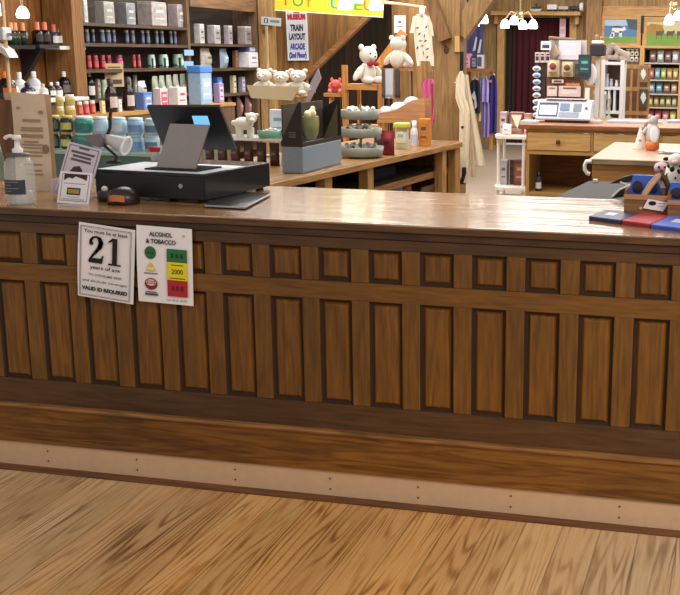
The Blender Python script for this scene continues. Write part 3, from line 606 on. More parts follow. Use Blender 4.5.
for i,(a,c,hp,cl,kind) in enumerate(((84,90,21,(226,226,222),'white'),(98,116,20,(176,176,174),'clear grey'),(121,137,20,(148,152,160),'smoky grey'),(140,168,22,(178,170,170),'wide pale rosy'),(170,188,21,(166,154,158),'mauve grey'))):
    p, w_, k = wl(a,c,SA); d = min(.2, w_*.6); ww = max(.05,(w_-d*.8)/.5)
    t = T('clear_package', f'{kind} plastic package, {ORD[i]} {row}', 'package', p, R90)
    carton(t, ww, d, hp/k, pm(cl,.25,.55,sc=16), pm(tuple(int(v*.9) for v in cl),.3,.6,sc=28), pm((206,206,204),.4,.2))  # strong mottling paints highlights of the clear plastic into the colour
    P(t, 'lid', G().box(-ww*.48,ww*.48,-d*.48,d*.48,hp/k,hp/k+.012,0,.004), pm(tuple(min(255,int(v*1.1)) for v in cl),.3,.1))
for i,(a,c) in enumerate(((85.5,90),(92.5,95.5),(100,105.5),(106,111.5),(112.5,116.5),(125,129.5),(131,135.5),(141,145),(146,150.5),(155,159),(160,164.5),(169.5,173),(173.7,177.3))):
    p, w_, k = wl(a,c,SB); r = w_/2
    t = T('spice_jar', f'small smoky blue jar with silver lid, {CNT[i]} on the second wall shelf', 'jar', p, R90, 'small jars with silver lids')
    jar(t, r, 13.5/k, pm((70,80,106) if i%3 else (92,96,108),.2,.3,sc=40), pm((214,214,212),.35), pm((120,128,150),.5,.3,sc=50))
CJ = {'red':(150,56,56),'deep red':(118,40,44),'magenta':(160,66,106),'pale green':(196,224,208)}
for i,(a,c,cn) in enumerate(((85.5,90.5,'red'),(91.5,97.5,'red'),(99,104.5,'red'),(105,110.5,'deep red'),(114,122,'magenta'),(131,135,'red'),(136,140,'red'),(147,154.5,'pale green'),(158,167.5,'pale green'),(172,183,'pale green'))):
    p, w_, k = wl(a,c,SC); r = w_/2
    t = T('preserve_jar', f'{cn} {"tin with white label" if cn=="pale green" else "preserve jar"}, {ORD[i]} on the third wall shelf', 'jar', p, R90, 'preserve jars on the third shelf')
    if cn == 'pale green': jar(t, r, 13/k, pm((186,218,200),.4,.1), pm((216,228,220),.4), pm((232,240,236),.5,.05), .12); P(t, 'green_band', G().lathe([(r*1.015,13/k*.1),(r*1.015,13/k*.24)], n=14), pm((40,110,84),.5)); P(t, 'green_stripe', G().box(-r*.9,-r*.55,-r*.95,-r*.6,.0,13/k*.75), pm((40,110,84),.5))
    else: jar(t, r, 13.5/k, pm(CJ[cn],.25,.3,sc=30), pm((196,70,70) if cn!='magenta' else (150,40,60),.4), pm(tuple(min(255,int(v*1.35+20)) for v in CJ[cn]),.5,.3,sc=60), .2)
# bottles and packs on the long fourth level, running on along the bare wall
lt = T('wall_ledge', 'long low cupboard with a white ledge top along the left wall left of the shelving', 'cupboard', (-5.65, 4.2, 0))
P(lt, 'top', G().box(-.24,.2,-.95,.86,1.135,1.165,0,.006), WHITE, label='white ledge top'); P(lt, 'cabinet', G().box(-.24,.16,-.93,.84,0,1.134), wood((84,60,38),(126,92,60),'z',.8,.6))
zl = 1.165
def bot(px, hp, r, body, cap, lab, label, X=-5.6, z=None, name='bottle', neck=.3, foil=.78):
    p, w_, k = wl(px-1,px+1,zl if z is None else z, X); t = T(name, label, 'bottle', p, R90); bottle(t, r, hp/k, body, cap, lab, neck, .64 if X==-5.74 else foil); return t
DG = pm((18,20,18),.15,.2); DB = pm((22,18,20),.15,.2); WL = pm((226,224,222),.5,.06); GD = pm((24,42,26),.15,.2)
bot(2.5, 29, .075, DB, pm((226,110,40),.4), pm((196,96,40),.5,.2), 'black bottle with an orange cap, leftmost on the white ledge', X=-5.5)
bot(9.5, 19, .05, pm((214,216,220),.2,.1), WHITE, WL, 'white labelled bottle beside the orange capped one on the ledge')
bot(17, 26, .05, pm((216,222,228),.2,.1), WHITE, WL, 'tall clear bottle with a white cap on the white ledge', X=-5.66)
bot(24.5, 16, .06, pm((40,40,54),.2,.2), BLACK, WL, 'short dark bottle with a wide white label on the ledge')
bot(31.5, 26, .055, pm((196,200,214),.2,.1), WHITE, WL, 'pale bottle with a white stopper, middle of the white ledge', X=-5.66)
bot(40, 14, .04, pm((206,206,206),.2,.1), pm((210,200,170),.4), WL, 'short white bottle with a cream cap on the ledge')
bot(48.5, 15, .036, pm((52,50,52),.2,.1), WHITE, WL, 'small dark bottle with white shoulder label on the ledge')
bot(55, 15, .036, pm((60,56,58),.2,.1), WHITE, WL, 'second small dark bottle with white label on the ledge')
bot(62, 24, .05, DB, WHITE, pm((110,100,100),.5), 'black wine bottle with a bright white capsule on the ledge', X=-5.7)
bot(71, 23, .055, DG, BLACK, pm((120,112,100),.5), 'dark wine bottle with a grey label on the ledge', X=-5.7)
bot(87.3, 28, .042, DG, pm((206,196,184),.4), WL, 'sparkling wine bottle with white label at left of the fourth shelf', X=XI, z=SD)
# bracket shelves with small sparkling wine bottles
def wshelf(px0, px1, py, label, m, brk):
    p0, p1 = atx(px0,py,-5.7), atx(px1,py,-5.7); z = (p0.z+p1.z)/2
    t = T('bracket_shelf', label, 'shelf', (-5.9, (p0.y+p1.y)/2, z)); L_ = p1.y-p0.y
    P(t, 'board', G().box(0.001,.26,-L_/2,L_/2,-.03,0), m)
    if brk: P(t, 'bracket', G().prism([(.002,-.03),(.2,-.03),(.002,-.3)], -.03, .03, 'xz'), pm((34,24,26),.6))
    return z, p0.y, p1.y
z1,_,_ = wshelf(-6, 28.5, 45, 'dark shelf board with green bottles high at the left edge', MATTE, False)
z2,ya2,yb2 = wshelf(33, 52.5, 44.5, 'dark bracket shelf holding orange capped bottles on the plank wall', pm((44,30,32),.6), True)
z3,_,_ = wshelf(53.5, 79.5, 46, 'white edged bracket shelf holding pale capped bottles on the plank wall', pm((214,214,216),.5), False)
for i,px in enumerate((12,16.5,24)): bot(px, 22, .042, GD, pm((216,150,96),.4), None, f'green bottle with copper capsule, {ORD[i]} on the shelf at the left edge', X=-5.74, z=z1, neck=.36)
for i,px in enumerate((38.5,46)): bot(px, 22, .045, DB, pm((226,128,92),.4), pm((60,50,52),.5), f'dark bottle with an orange capsule, {"left" if i==0 else "right"} one on dark bracket shelf', X=-5.74, z=z2, neck=.36)
for i,(px,cp,cn) in enumerate(((55,(214,110,90),'coral'),(61,(222,190,190),'pale pink'),(67.5,(228,228,232),'white'),(72,(232,232,236),'silver white'))): bot(px, 21, .04, pm((70,64,72) if i<2 else (36,44,84),.2,.2), pm(cp,.4), WL, f'small bottle with a {cn} capsule on the white edged bracket shelf', X=-5.74, z=z3, neck=.4)
# rack post and pale hood at the far left
p = at(10, 97, 3.6)
t = T('display_pole', 'thin pale upright pole at the far left of the shop', 'pole', (p.x,p.y,0)); P(t, 'pole', G().cyl((0,0,.02),(0,0,2.6),.014), pm((206,176,130),.5)); P(t, 'base_plate', G().cyl((0,0,0),(0,0,.02),.1), STEEL)
p = at(4, 56, 3.6)
t = T('white_hood', 'white curved hood hanging on the thin pale pole at the left edge', 'hood', (p.x,p.y,p.z))
P(t, 'hood', G().prism([(-.12,.0),(-.12,.09),(-.02,.085),(.05,.045),(.08,-.01),(.06,-.01),(.02,.02),(-.06,.03)], -.05, .05), pm((222,222,220),.4)); P(t, 'upper_box', G().box(-.12,.045,-.05,.05,.11,.2,0,.01), pm((206,208,212),.4)); P(t, 'arm', G().box(.045,.2,-.012,.012,.14,.16), STEEL)
# stepped bench with stacked tubs in front of the shelving
bz = atx(62,117,-5.25).z
ya, yb = atx(47,117,-5.3).y, atx(224,117,-5.3).y
t = T('low_bench', 'low wooden bench in front of the left wall shelving under yellow tubs', 'bench', (-5.3,(ya+yb)/2,0)); L_ = yb-ya
P(t, 'top', G().box(-.14,.14,-L_/2,L_/2,bz-.03,bz), wood((150,112,60),(196,152,92),'y',1,.5)); P(t, 'cabinet', G().box(-.13,.13,-L_/2+.01,L_/2-.01,0,bz-.031), DARKZ)
hj = .085
for lvl in range(2):
    for i,(a,c) in enumerate(((52,59.5),(61.5,71))):
        p, w_, k = wl(a,c,bz+lvl*(hj+.001),-5.26); t = T('yellow_tub', f'yellow tub with white lid, {"top" if lvl else "bottom"} of {"left" if i==0 else "right"} stack on low bench', 'tub', p, R90); jar(t, w_/2, hj, pm((206,186,110),.4,.15), pm((236,232,220),.5), pm((176,160,90),.5,.25,sc=50), .2)
for i,(a,c) in enumerate(((73,78.5),(79.5,85),(86,91.5))):
    p, w_, k = wl(a,c,bz,-5.26); t = T('red_tub', f'pinkish red jar with white lid, {ORD[i]} of three on the low bench', 'jar', p, R90); jar(t, w_/2, 13.5/k, pm((196,74,74),.3,.25,sc=40), pm((232,226,222),.5), pm((216,130,124),.5,.2), .22)
# fourth-shelf goods
def pk(px0, px1, hp, z, body, f1, f2, label, kind='carton', name='package', cat='package', X=XI):
    p, w_, k = wl(px0,px1,z,X); d = min(.16, w_*.6); ww = max(.04,(w_-d*.8)/.5)
    t = T(name, label, cat, p, R90); (carton if kind=='carton' else bag)(t, ww, d, hp/k, pm(body,.4,.25,sc=25), pm(f1,.5,.15,sc=40), pm(f2,.5)); return t
pk(93,98,19,SD,(150,140,118),(190,176,150),(150,60,60),'beige and red packet right of the sparkling wine on the fourth shelf')
p,w_,k = wl(98.5,104,SD); t = T('green_jar','pale mint green jar on the fourth shelf of the wall shelving','jar',p,R90); jar(t,w_/2,18/k,pm((150,196,170),.3,.1),pm((206,220,206),.4),WL)
pk(124,129,18,SD,(206,206,190),(186,196,170),(110,130,90),'cream and green narrow packet on the fourth shelf')
p,w_,k = wl(130.5,135.5,SD,XI-.08); t = T('white_jar','plain white jar behind the tagged white bag','jar',p,R90); jar(t,w_/2,20/k,pm((226,230,226),.3,.05),pm((216,220,214),.4))
pk(133,146,15,SD,(232,228,228),(236,232,234),(60,54,60),'white gift bag with a dark printed tag on the fourth shelf','bag','gift_bag','bag',X=XI+.06)
pk(149,158,15,SD,(84,78,74),(120,112,100),(186,186,170),'dark packet with pale print on the fourth shelf')
pk(160,172,17,SD,(40,38,40),(58,54,56),(120,110,100),'black box on the fourth shelf left of the round clock face')
p,w_,k = wl(176,183,SD); t = T('pale_globe','pale bluish round glass globe at the right end of the fourth shelf','globe',p,R90); P(t,'globe',G().ell((0,0,w_*.62),w_*.5),pm((190,206,220),.15,.1)); P(t,'stand',G().lathe([(w_*.3,0),(w_*.2,w_*.15)]),BLACK)
p,w_,k = wl(104,121,SD,XF-.05); 
t = T('framed_sign','cream framed sign with small dark lettering standing before the fourth shelf','sign',(p.x,p.y,SD),R90-.6)
P(t,'card',G().box(-.09,.09,-.004,.004,.1,.31),pm((206,180,140),.6,.1)); g=G(); [rect(g,-.06+.01*(q%2),.06-.015*(q%3),.27-q*.03,.28-q*.03,-.006) for q in range(3)]; rect(g,-.07,.07,.125,.165,-.006); P(t,'lettering',g,pm((96,70,56),.7)); P(t,'post',G().box(-.01,.01,-.004,.004,0,.1),DARKZ)
# second bay
for i,(a,c,hp,cn,cl) in enumerate(((195,205,19,'clear white',(206,206,206)),(208,221,18,'pale grey',(184,182,184)),(224.5,233,18,'slim lilac grey',(176,170,180)),(238,252,17.5,'brownish grey',(158,148,146)))):
    p,w_,k = wl(a,c,TB); d=min(.2,w_*.65); ww=max(.06,(w_-d*.8)/.5); t = T('clear_canister', f'{cn} clear canister, {ORD[i]} on the right bay upper shelf', 'canister', p, R90)
    carton(t, ww, d, hp/k*.92, pm(cl,.2,.5,sc=20), pm(tuple(int(v*.85) for v in cl),.3,.6,sc=30), pm((90,88,92),.5)); P(t,'lid',G().box(-ww*.5,ww*.5,-d*.5,d*.5,hp/k*.92,hp/k,0,.006),pm((226,226,226),.3))  # plastic highlights painted in as mottled colour here too
pk(195,214,20,TC,(184,178,166),(170,164,150),(90,86,84),'large clear bag of beige goods on the middle shelf of the right bay','bag')
pk(215.5,230,19,TC,(140,158,180),(150,180,196),(206,216,226),'bluish plastic bag on the middle shelf of the right bay','bag')
pk(232,238,17,TC,(132,92,70),(150,104,80),(90,60,50),'brown packet between the bluish bag and the white bundle')
pk(238,258,15,TC,(222,222,228),(232,232,236),(140,136,160),'large white bundle on the middle shelf of the right bay',X=XI+.04)
p,w_,k = wl(240,256,TC,XI+.02); t=T('violet_folded_cloth','violet and white folded cloth on top of the white bundle','cloth',(p.x,p.y,TC+15/k+.001),R90); carton(t,.24,.14,6/k,pm((108,104,160),.7,.2),pm((206,206,224),.7),pm((96,92,150),.7))
pk(228.5,235,17,TD,(206,196,160),(226,216,190),(120,100,80),'narrow cream packet on the lower shelf of the right bay')
pk(237,244,15,TD,(150,156,176),(206,206,226),(120,110,140),'lilac and white packet on the lower shelf of the right bay')
pk(246.5,257,20,TD,(186,136,140),(196,150,152),(140,90,96),'dusty pink box at the right end of the lower shelf')
pk(211,221,16.5,TD,(70,110,190),(90,140,216),(206,216,236),'bright blue tub box on the lower shelf of the right bay')
pk(194,207,14,TD,(116,90,74),(150,120,96),(206,180,150),'brown packet at the left end of the lower shelf')
for i,(a,c) in enumerate(((216,222),(224,231),(233,240),(241,249))):
    p,w_,k=wl(a,c,.8); t=T('brown_packet',f'brown packet with pink marks, {ORD[i]} on the lowest visible shelf','packet',p,R90,'brown packets on the lowest shelf'); bag(t,w_*1.1,.1,22/k,pm((118,84,76),.5,.3,sc=30),pm((150,110,104),.5,.3,sc=40),pm((206,160,160),.5))
# blue price tickets on the divider
for i,(py0,py1) in enumerate(((50,55.5),(61.5,69.5))):
    p=atx(189,py1,XF+.016); k=ppm(p); O('price_ticket',f'pale blue price ticket on the shelving divider, {"upper" if i==0 else "lower"} one','ticket',G().box(-.055,.055,-.002,.002,0,(py1-py0)/k),pm((140,186,246),.5,.05),(p.x,p.y,p.z),R90-.5)

# ------------------------------------------------------------------ glass showcase with candle jars, left behind the counter
sx0, sx1, sy0, sy1, szt = -4.42, -3.27, 2.2, 2.72, .985
t = T('glass_showcase','low glass showcase with green tinted edges behind the counter at left','showcase',((sx0+sx1)/2,(sy0+sy1)/2,0)); hw, hd = (sx1-sx0)/2, (sy1-sy0)/2
GLASS = pm((150,186,170),.05,.03,alpha=.22); GEDGE = pm((176,206,192),.2,.05)
P(t,'plinth',G().box(-hw,hw,-hd,hd,0,.5),wood((70,52,36),(110,84,60),'x',.8,.6)); P(t,'top_glass',G().box(-hw,hw,-hd,hd,szt-.012,szt),pm((180,206,196),.06,.03,alpha=.5)); P(t,'front_glass',G().box(-hw,hw,-hd,-hd+.008,.5,szt-.012),GLASS)
for s in (-1,1): P(t,'side_glass',G().box(s*(hw-.008) if s>0 else -hw, hw if s>0 else -hw+.008,-hd+.008,hd,.5,szt-.012),GLASS)
P(t,'back_panel',G().box(-hw+.008,hw-.008,hd-.02,hd,.5,szt-.012),pm((76,86,72),.6,.25,sc=5)); P(t,'edge_rail',G().box(-hw-.004,hw+.004,-hd-.006,-hd-.0005,szt-.016,szt+.002),GEDGE)
P(t,'inner_shelf',G().box(-hw+.01,hw-.01,-hd+.02,hd-.03,.72,.728),pm((120,140,126),.2,.1,alpha=.6))
yj = 2.36
def stk(px0,px1,py0,py1,body,lid,lab,label,name='candle_jar',zb=szt,Y=yj):
    p=at((px0+px1)/2,py1,Y); p.z=zb; k=ppm(p); t=T(name,label,'jar',p); jar(t,(px1-px0)/2/k,(py1-py0)/k,body,lid,lab,.14); return (py1-py0)/k
TEAL=pm((60,146,138),.2,.2,sc=20); PBLUE=pm((170,200,222),.2,.2,sc=20); DGR=pm((46,58,54),.2,.3,sc=20)
for px0,px1,c,lid,lab,cn in ((49,61,DGR,pm((206,180,90),.4),pm((90,110,100),.5,.3),'dark green'),(61.8,74,DGR,pm((206,180,90),.4),pm((214,206,110),.5,.3),'dark green yellow labelled'),(75.5,94,TEAL,pm((210,232,230),.4),pm((60,120,116),.5,.3),'teal'),(95,108.5,PBLUE,pm((216,228,234),.4),pm((200,216,230),.5,.2),'ice blue'),(112,127,PBLUE,pm((196,222,230),.4),pm((206,216,224),.5,.2),'milky blue'),(128.5,144,pm((150,190,222),.2,.2),pm((196,222,230),.4),pm((120,150,190),.5,.3),'sky blue'),(145.5,160,pm((160,196,216),.2,.2),pm((196,222,230),.4),pm((90,120,140),.5,.3),'grey blue')):
    hh = stk(px0,px1,133.5,150,c,lid,lab,f'{cn} candle jar, bottom of its stack on the glass showcase')
    stk(px0,px1,117,133,c,lid,lab,f'{cn} candle jar, top of its stack on the glass showcase',zb=szt+hh+.001)
# two dark syrup bottles and small white boxes on the showcase behind the jars
for px,lb in ((108,'left'),(125.5,'right')):
    p,_w,k=wl(px-1,px+1,bz,-5.3); t=T('syrup_bottle',f'dark brown syrup bottle with a white emblem, {lb} one behind the candle jars','bottle',p,R90)
    bottle(t,.05,33/k,pm((40,24,24),.2,.3),pm((60,44,44),.4),pm((206,196,190),.5,.3),.42)
# blue box with clear bag on showcase rear, right
b=at(205,150,2.6); 

# ------------------------------------------------------------------ long display counter running into the shop
e0, e1 = Vector((-2.405,1.45,0)), Vector((-2.115,4.82,0)); dv=(e1-e0); LC=dv.length; an=math.atan2(-dv.x,dv.y); ZT=.9
dc=T('display_counter','long wooden display counter with open side shelves running back into the shop','counter',e0,an)
W=.78
P(dc,'top',G().box(-W,0,0,LC,ZT-.04,ZT,0,.008),wood((120,86,50),(178,136,88),'y',1,.35,coat=.3))
P(dc,'top_edge',G().box(.001,.014,0,LC,ZT-.046,ZT-.006,0,.004),wood((140,98,52),(190,142,84),'y',1,.4))
P(dc,'back_panel',G().box(-W+.02,-W+.04,.02,LC-.02,0,ZT-.041),DARKZ)
P(dc,'end_panel',G().box(-W+.041,-.01,LC-.04,LC-.01,0,ZT-.041),wood((110,76,40),(156,114,66),'z',1,.5)); P(dc,'end_panel',G().box(-W+.041,-.01,.01,.04,0,ZT-.041),DARKZ)
for y in (.02,1.02,1.62,LC-.4,LC-.11): P(dc,'post',G().box(-.07,-.008,y,y+.09 if y<LC-.3 else y+.11,0,ZT-.047),wood((150,106,56),(202,154,92),'z',1,.5))
for z in (.70,.48,.12): P(dc,'shelf',G().box(-W+.041,-.075,.05,LC-.05,z-.025,z),DARKW); P(dc,'shelf_rail',G().box(-.074,-.02,.12,LC-.115,z-.045,z+.005) if False else G().box(-.0745,-.071,.05,LC-.05,z-.045,z+.002),wood((130,92,50),(180,134,80),'y',1,.5))
def onc(px,py,z=ZT): return atz(px,py,z)
def inshelf(px,py,z,dx=0): 
    p=atx(px,py,-2.3+dx); p.z=z; return p
M4=an
p=inshelf(394,178,.48,-.15); t=T('blue_plush','pale blue plush toy lying in the side shelf of the display counter','plush toy',(p.x,p.y,.48)); P(t,'body',G().ell((0,0,.06),(.1,.13,.06)),pm((130,150,190),.95,.2)); P(t,'head',G().ell((.03,-.12,.12),(.07,.07,.07)),pm((150,166,200),.95,.2)); P(t,'collar',G().ell((.05,.1,.1),(.05,.06,.05)),pm((196,120,130),.9))
p=inshelf(424,187,.48,-.1); t=T('slatted_tray','pale wooden tray in the lower side shelf of the display counter','tray',(p.x,p.y,.48),an); P(t,'tray',G().box(-.14,.1,-.3,.4,0,.02).box(.085,.1,-.3,.4,.02,.09).box(-.14,-.125,-.3,.4,.02,.09),pm((186,168,136),.7,.1)); P(t,'handle_hole',G().box(.1005,.102,-.02,.1,.04,.06),pm((60,46,34),.8))
p=inshelf(372,176,.70,-.2); t=T('navy_bundle','dark navy folded bundle in the upper side shelf of the display counter','cloth',(p.x,p.y,.70),an); P(t,'bundle',G().box(-.12,.1,-.22,.22,0,.09,0,.03),pm((36,40,66),.9,.2)); P(t,'folded_layer',G().box(-.11,.09,-.2,.2,.0905,.12,0,.012),pm((28,32,54),.9,.2))

# two-tier glass riser with packets, lamb and green tray
b=onc(245,165); ry=b.y; L0=at(206,164,ry).x; L1=at(283,166,ry).x; k=ppm(b); zs=ZT+27/k
t=T('glass_riser','clear glass riser shelf on the display counter above dark brown packets','riser',((L0+L1)/2,ry+.1,ZT)); hw=(L1-L0)/2
P(t,'shelf',G().box(-hw,hw,-.12,.16,27/k-.008,27/k),pm((214,226,224),.1,.03,alpha=.7))
P(t,'front_edge',G().box(-hw,hw,-.126,-.1205,27/k-.014,27/k+.002),pm((236,240,238),.3,.02),label='white front edge')
for s in (-1,1): P(t,'side_glass',G().box(s*hw-.004,s*hw+.004,-.12,.16,0,27/k-.0085),pm((200,216,210),.08,.03,alpha=.35))
hw_=hw
for i in range(6):
    px=210+i*13; p=at(px,163.5,ry+.03); p.z=ZT; t=T('brown_packet',f'dark brown packet, {ORD[i]} under the glass riser','packet',p,0,'brown packets under the riser'); bag(t,.062,.05,22.5/k,pm((74,50,42),.5,.3,sc=30),pm((96,66,56),.5,.3,sc=50),pm((150,120,110),.5,.3))
p=at(246,136.5,ry+.04); p.z=ZT+27/k+.0005; s=1/k
t=T('plush_lamb','fluffy white plush lamb standing on the glass riser','plush toy',p)
P(t,'body',G().ell((-2*s,0,13.5*s),(10.5*s,6*s,6.5*s)),PLUSH); hd=P(t,'head',G().ell((7.5*s,-2*s,19.5*s),(5.6*s,5*s,5.4*s)).ell((10*s,-6*s,17*s),(3*s,3*s,3*s)),PLUSH)
for q in (-1,1): P(hd,'ear',G().ell((7.5*s+q*5*s,-1*s,22.5*s),(2.6*s,1.5*s,1.6*s)),PLUSH)
for x in (-9,-4,3,7.5): P(t,'leg',G().cyl((x*s,(-3 if x in (-4,7.5) else 2)*s,0),(x*s,(-3 if x in (-4,7.5) else 2)*s,10*s),2.5*s,2.8*s),PLUSH)
P(t,'tail',G().ell((-13*s,0,14*s),(2.4*s,2.2*s,2.6*s)),pm((226,206,196),.95,.1))
p=at(274,135.5,ry+.03); p.z=ZT+27/k+.0005
t=T('green_tray','green glass tray of wrapped sweets on the glass riser beside the lamb','tray',p)
P(t,'tray',G().lathe([(15.5*s,0),(17.5*s,8*s),(16.8*s,8*s),(14.8*s,1.2*s),(.001,1.2*s)],n=4).xf(Matrix.Rotation(PI/4,4,'Z')@Matrix.Diagonal((1,.6,1,1))),pm((120,176,150),.15,.2,alpha=.75,sc=20))
SW=[(226,226,222),(236,196,176),(206,216,210),(232,150,120),(214,222,230)]
for i in range(9): P(t,'sweet',G().ell(((-10+2.5*i)*s,((i*7)%5-2)*1.4*s,(6.4+(i%3)*1.1)*s),(2.2*s,1.8*s,1.6*s),nu=8,nv=6),pm(SW[i%5],.4,.1))
p=at(277.5,120,ry+.15); p.z=ZT+27/k+.0005
t=T('white_price_box','small white box with pale blue print behind the green tray','box',(p.x,p.y+.02,p.z)); carton(t,17*s,.04,27*s,pm((222,226,236),.6,.05),pm((226,230,240),.6,.05),pm((150,166,206),.6))
# tall pole with tray of three bears
pb=at(270,98,3.05); k=ppm(pb); s=1/k; fz=pb.z
t=T('pole_stand','slim pole stand carrying a cloth lined tray above the display counter','stand',(pb.x,3.12,ZT))
p=at(269.5,164,3.12)
P(t,'pole',G().cyl((at(269.5,120,3.12).x-pb.x,0,.012),(at(269.5,120,3.12).x-pb.x,0,fz-ZT+70*s),.009),pm((196,166,120),.4)); P(t,'base',G().cyl((at(269.5,120,3.12).x-pb.x,0,0),(at(269.5,120,3.12).x-pb.x,0,.012),.06),STEEL)
g=G().prism([(-21.5*s,0),(22*s,-1.5*s),(30*s,12*s),(-26*s,12.5*s)],-.135,-.125); g.box(-24*s,28*s,-.125,.05,2*s,3.3*s); g.xf(Matrix.Translation((6*s,0,fz-ZT)))
P(t,'tray',g,pm((206,182,144),.85,.1),label='tan cloth fronted tray'); P(t,'tray_back',G().box(-18*s,34*s,.05,.06,fz-ZT,fz-ZT+12*s),pm((176,150,112),.85,.1)); P(t,'card_holder',G().prism([(31*s,-8*s),(33*s,-9*s),(49*s,20*s),(46*s,30*s),(38*s,16*s)],-.06,-.052).xf(Matrix.Translation((5*s,0,fz-ZT))),pm((186,166,176),.3,.1,alpha=.75),label='slanted translucent card holder')
for i,(px,sz,lb) in enumerate(((263.5,31,'left'),(280,29,'middle'),(297,31,'right'))):
    q=at(px,88,3.05); t=T('white_bear',f'white plush bear, {lb} of three sitting in the tan tray','plush toy',(q.x,3.075,fz+3.4*s),(-.25,.2,.1)[i]); bear(t,sz*s*1.12,PLUSH,1 if i!=1 else 0); t.scale=(1.12,.9,.82)
# slanted display bin with popcorn coloured bag on a grey base
c0=onc(283,170); c1=onc(303,174); c2=onc(342,163.5); k=ppm(c1)
v1=(c2-c1); a2=math.atan2(v1.y,v1.x)
LB=v1.length; t=T('display_bin','black slanted display bin on a speckled grey base at the display counter edge','display bin',(c1.x,c1.y,ZT),a2)
hb=27/k; ht=44/k; dd=.125
P(t,'base',G().box(0,LB,0.0,dd,0,hb,0,.008),pm((136,150,164),.6,.18,sc=90),label='speckled grey base')
BB=pm((34,28,26),.4,.15)
P(t,'side_wing',G().prism([(0,hb),(dd,hb),(dd,hb+ht*.1),(dd*.14,hb+ht),(0.0,hb+ht)],0,.008,'yz'),BB); P(t,'side_wing',G().prism([(0,hb),(dd,hb),(dd,hb+ht*.7),(dd*.12,hb+ht),(0.0,hb+ht)],LB-.008,LB,'yz'),BB)
P(t,'back_board',G().box(.008,LB-.008,dd-.012,dd-.004,hb,hb+ht*.93),pm((62,50,36),.6,.35,sc=14)); P(t,'inner_lining',G().prism([(.02,hb+.001),(dd-.013,hb+.001),(.02,hb+ht*.85)],LB-.012,LB-.0085,'yz'),pm((96,84,52),.5,.3,sc=20)); P(t,'front_lip',G().box(.008,LB-.008,.0,.008,hb,hb+.02),BB)
g=G(); [g.box(-.002,0,dd*.3,dd*.62,hb+.05+q*.012,hb+.055+q*.012) for q in range(3)]; P(t,'wing_print',g,pm((120,114,106),.6))
rr=random.Random(3)
p=Matrix.Translation((c1.x,c1.y,ZT))@Matrix.Rotation(a2,4,'Z')@Vector((LB*.45,dd*.5,hb+.021))
t=T('snack_bag','clear bag of pale popcorn standing in the black display bin','bag',p,a2)
P(t,'pouch',G().lathe([(.045,0),(.072,.03),(.084,.09),(.078,.13)],n=14).xf(Matrix.Diagonal((1,.55,1,1))),pm((150,146,96),.3,.3,sc=50))
P(t,'popcorn',G().ell((-.035,0,.143),(.03,.02,.022)).ell((.0,-.01,.15),(.034,.022,.024)).ell((.04,0,.143),(.03,.02,.022)).ell((.018,-.01,.172),(.022,.014,.016)),pm((236,226,182),.8,.1))
# three tier galvanised stand
cb=onc(363,160); cb=at(361,150,cb.y+.17); cb.x-=.02; k=ppm(cb); s=1/k
GAL=pm((140,140,126),.45,.15,metal=.25,sc=40)
t=T('tiered_stand','three tier grey metal tray stand holding small white trinkets on the display counter','tiered stand',(cb.x+.02,cb.y,ZT))
P(t,'pole',G().cyl((0,0,0),(0,0,52*s),1.2*s),GAL); zz=(2*s,20.5*s,38*s); rads=(23*s,21.5*s,20*s)
for z,r in zip(zz,rads): P(t,'tray',G().lathe([(r*.92,z),(r,z+9*s),(r*.985,z+9*s),(r*.9,z+1.4*s),(.001,z+1.4*s)],n=26),GAL)
P(t,'foot_ring',G().lathe([(12*s,0),(12*s,2*s)],n=20),GAL)
for q,(z,r) in enumerate(zip(zz,rads)):
    for j in range(9):
        a=2*PI*j/9+q; rr_=r*(.62 if j%2 else .45)
        t=T('trinket',f'small {"white" if j%3 else "black and white"} trinket on the {("bottom","middle","top")[q]} tier of the grey tray stand','trinket',(cb.x+.02+rr_*math.cos(a),cb.y+rr_*math.sin(a),ZT+z+1.45*s),a,f'trinkets on the {("bottom","middle","top")[q]} tier')
        P(t,'body',G().ell((0,0,4.2*s),(3.6*s,3.2*s,4.2*s),nu=9,nv=6),pm((226,226,222) if j%3 else (60,58,60),.5,.1)); P(t,'head',G().ell((0,-2*s,8.6*s),2.4*s,nu=8,nv=6),pm((232,232,228),.5,.05))
p=Vector((cb.x+.0,cb.y-.0,ZT+38*s+1.45*s))
# goods along the display counter edge
def cpk(px0,py0,px1,py1,kind,body,f1,f2,label,name,cat,dy=.0,d=.07):
    p,w_,h_=fitz(px0,py0,px1,py1,ZT); p.y+=dy; t=T(name,label,cat,p); (bag if kind=='bag' else carton)(t,w_,d,h_,pm(body,.45,.25,sc=30),pm(f1,.5,.2,sc=40),pm(f2,.5)); return t
cpk(381,131,394,155.5,'bag',(140,30,40),(120,24,36),(60,16,24),'dark red shiny bag beside the tiered stand','red_bag','bag',.02)
cpk(371,134,381.5,154,'bag',(50,20,32),(70,26,40),(30,14,20),'dark maroon bag left of the red bag','maroon_bag','bag',.06)
t=cpk(394,123,408.5,149.5,'bag',(214,218,190),(226,226,206),(150,176,140),'white pouch with a yellow green top band on the display counter','pouch','bag',.02)
p,w_,h_=fitz(394,123,408.5,149.5,ZT); P(t,'top_band',G().box(-w_*.52,w_*.52,-.045,.045,h_*.8,h_,0,.01),pm((206,206,84),.6,.1),label='yellow green top band')
p,w_,h_=fitz(410.5,121,418,146,ZT); t=T('white_bottle','white rounded bottle between the pouch and the orange box','bottle',p); bottle(t,w_/2,h_,pm((222,222,228),.4,.1),WHITE,pm((190,200,216),.5,.2),.55)
cpk(418.5,119,429,146,'carton',(206,132,44),(190,120,50),(90,74,60),'orange box with a dark oval on the display counter','orange_box','box',.03)
p,w_,h_=fitz(386,124.5,393,134,ZT); p.z+=.0
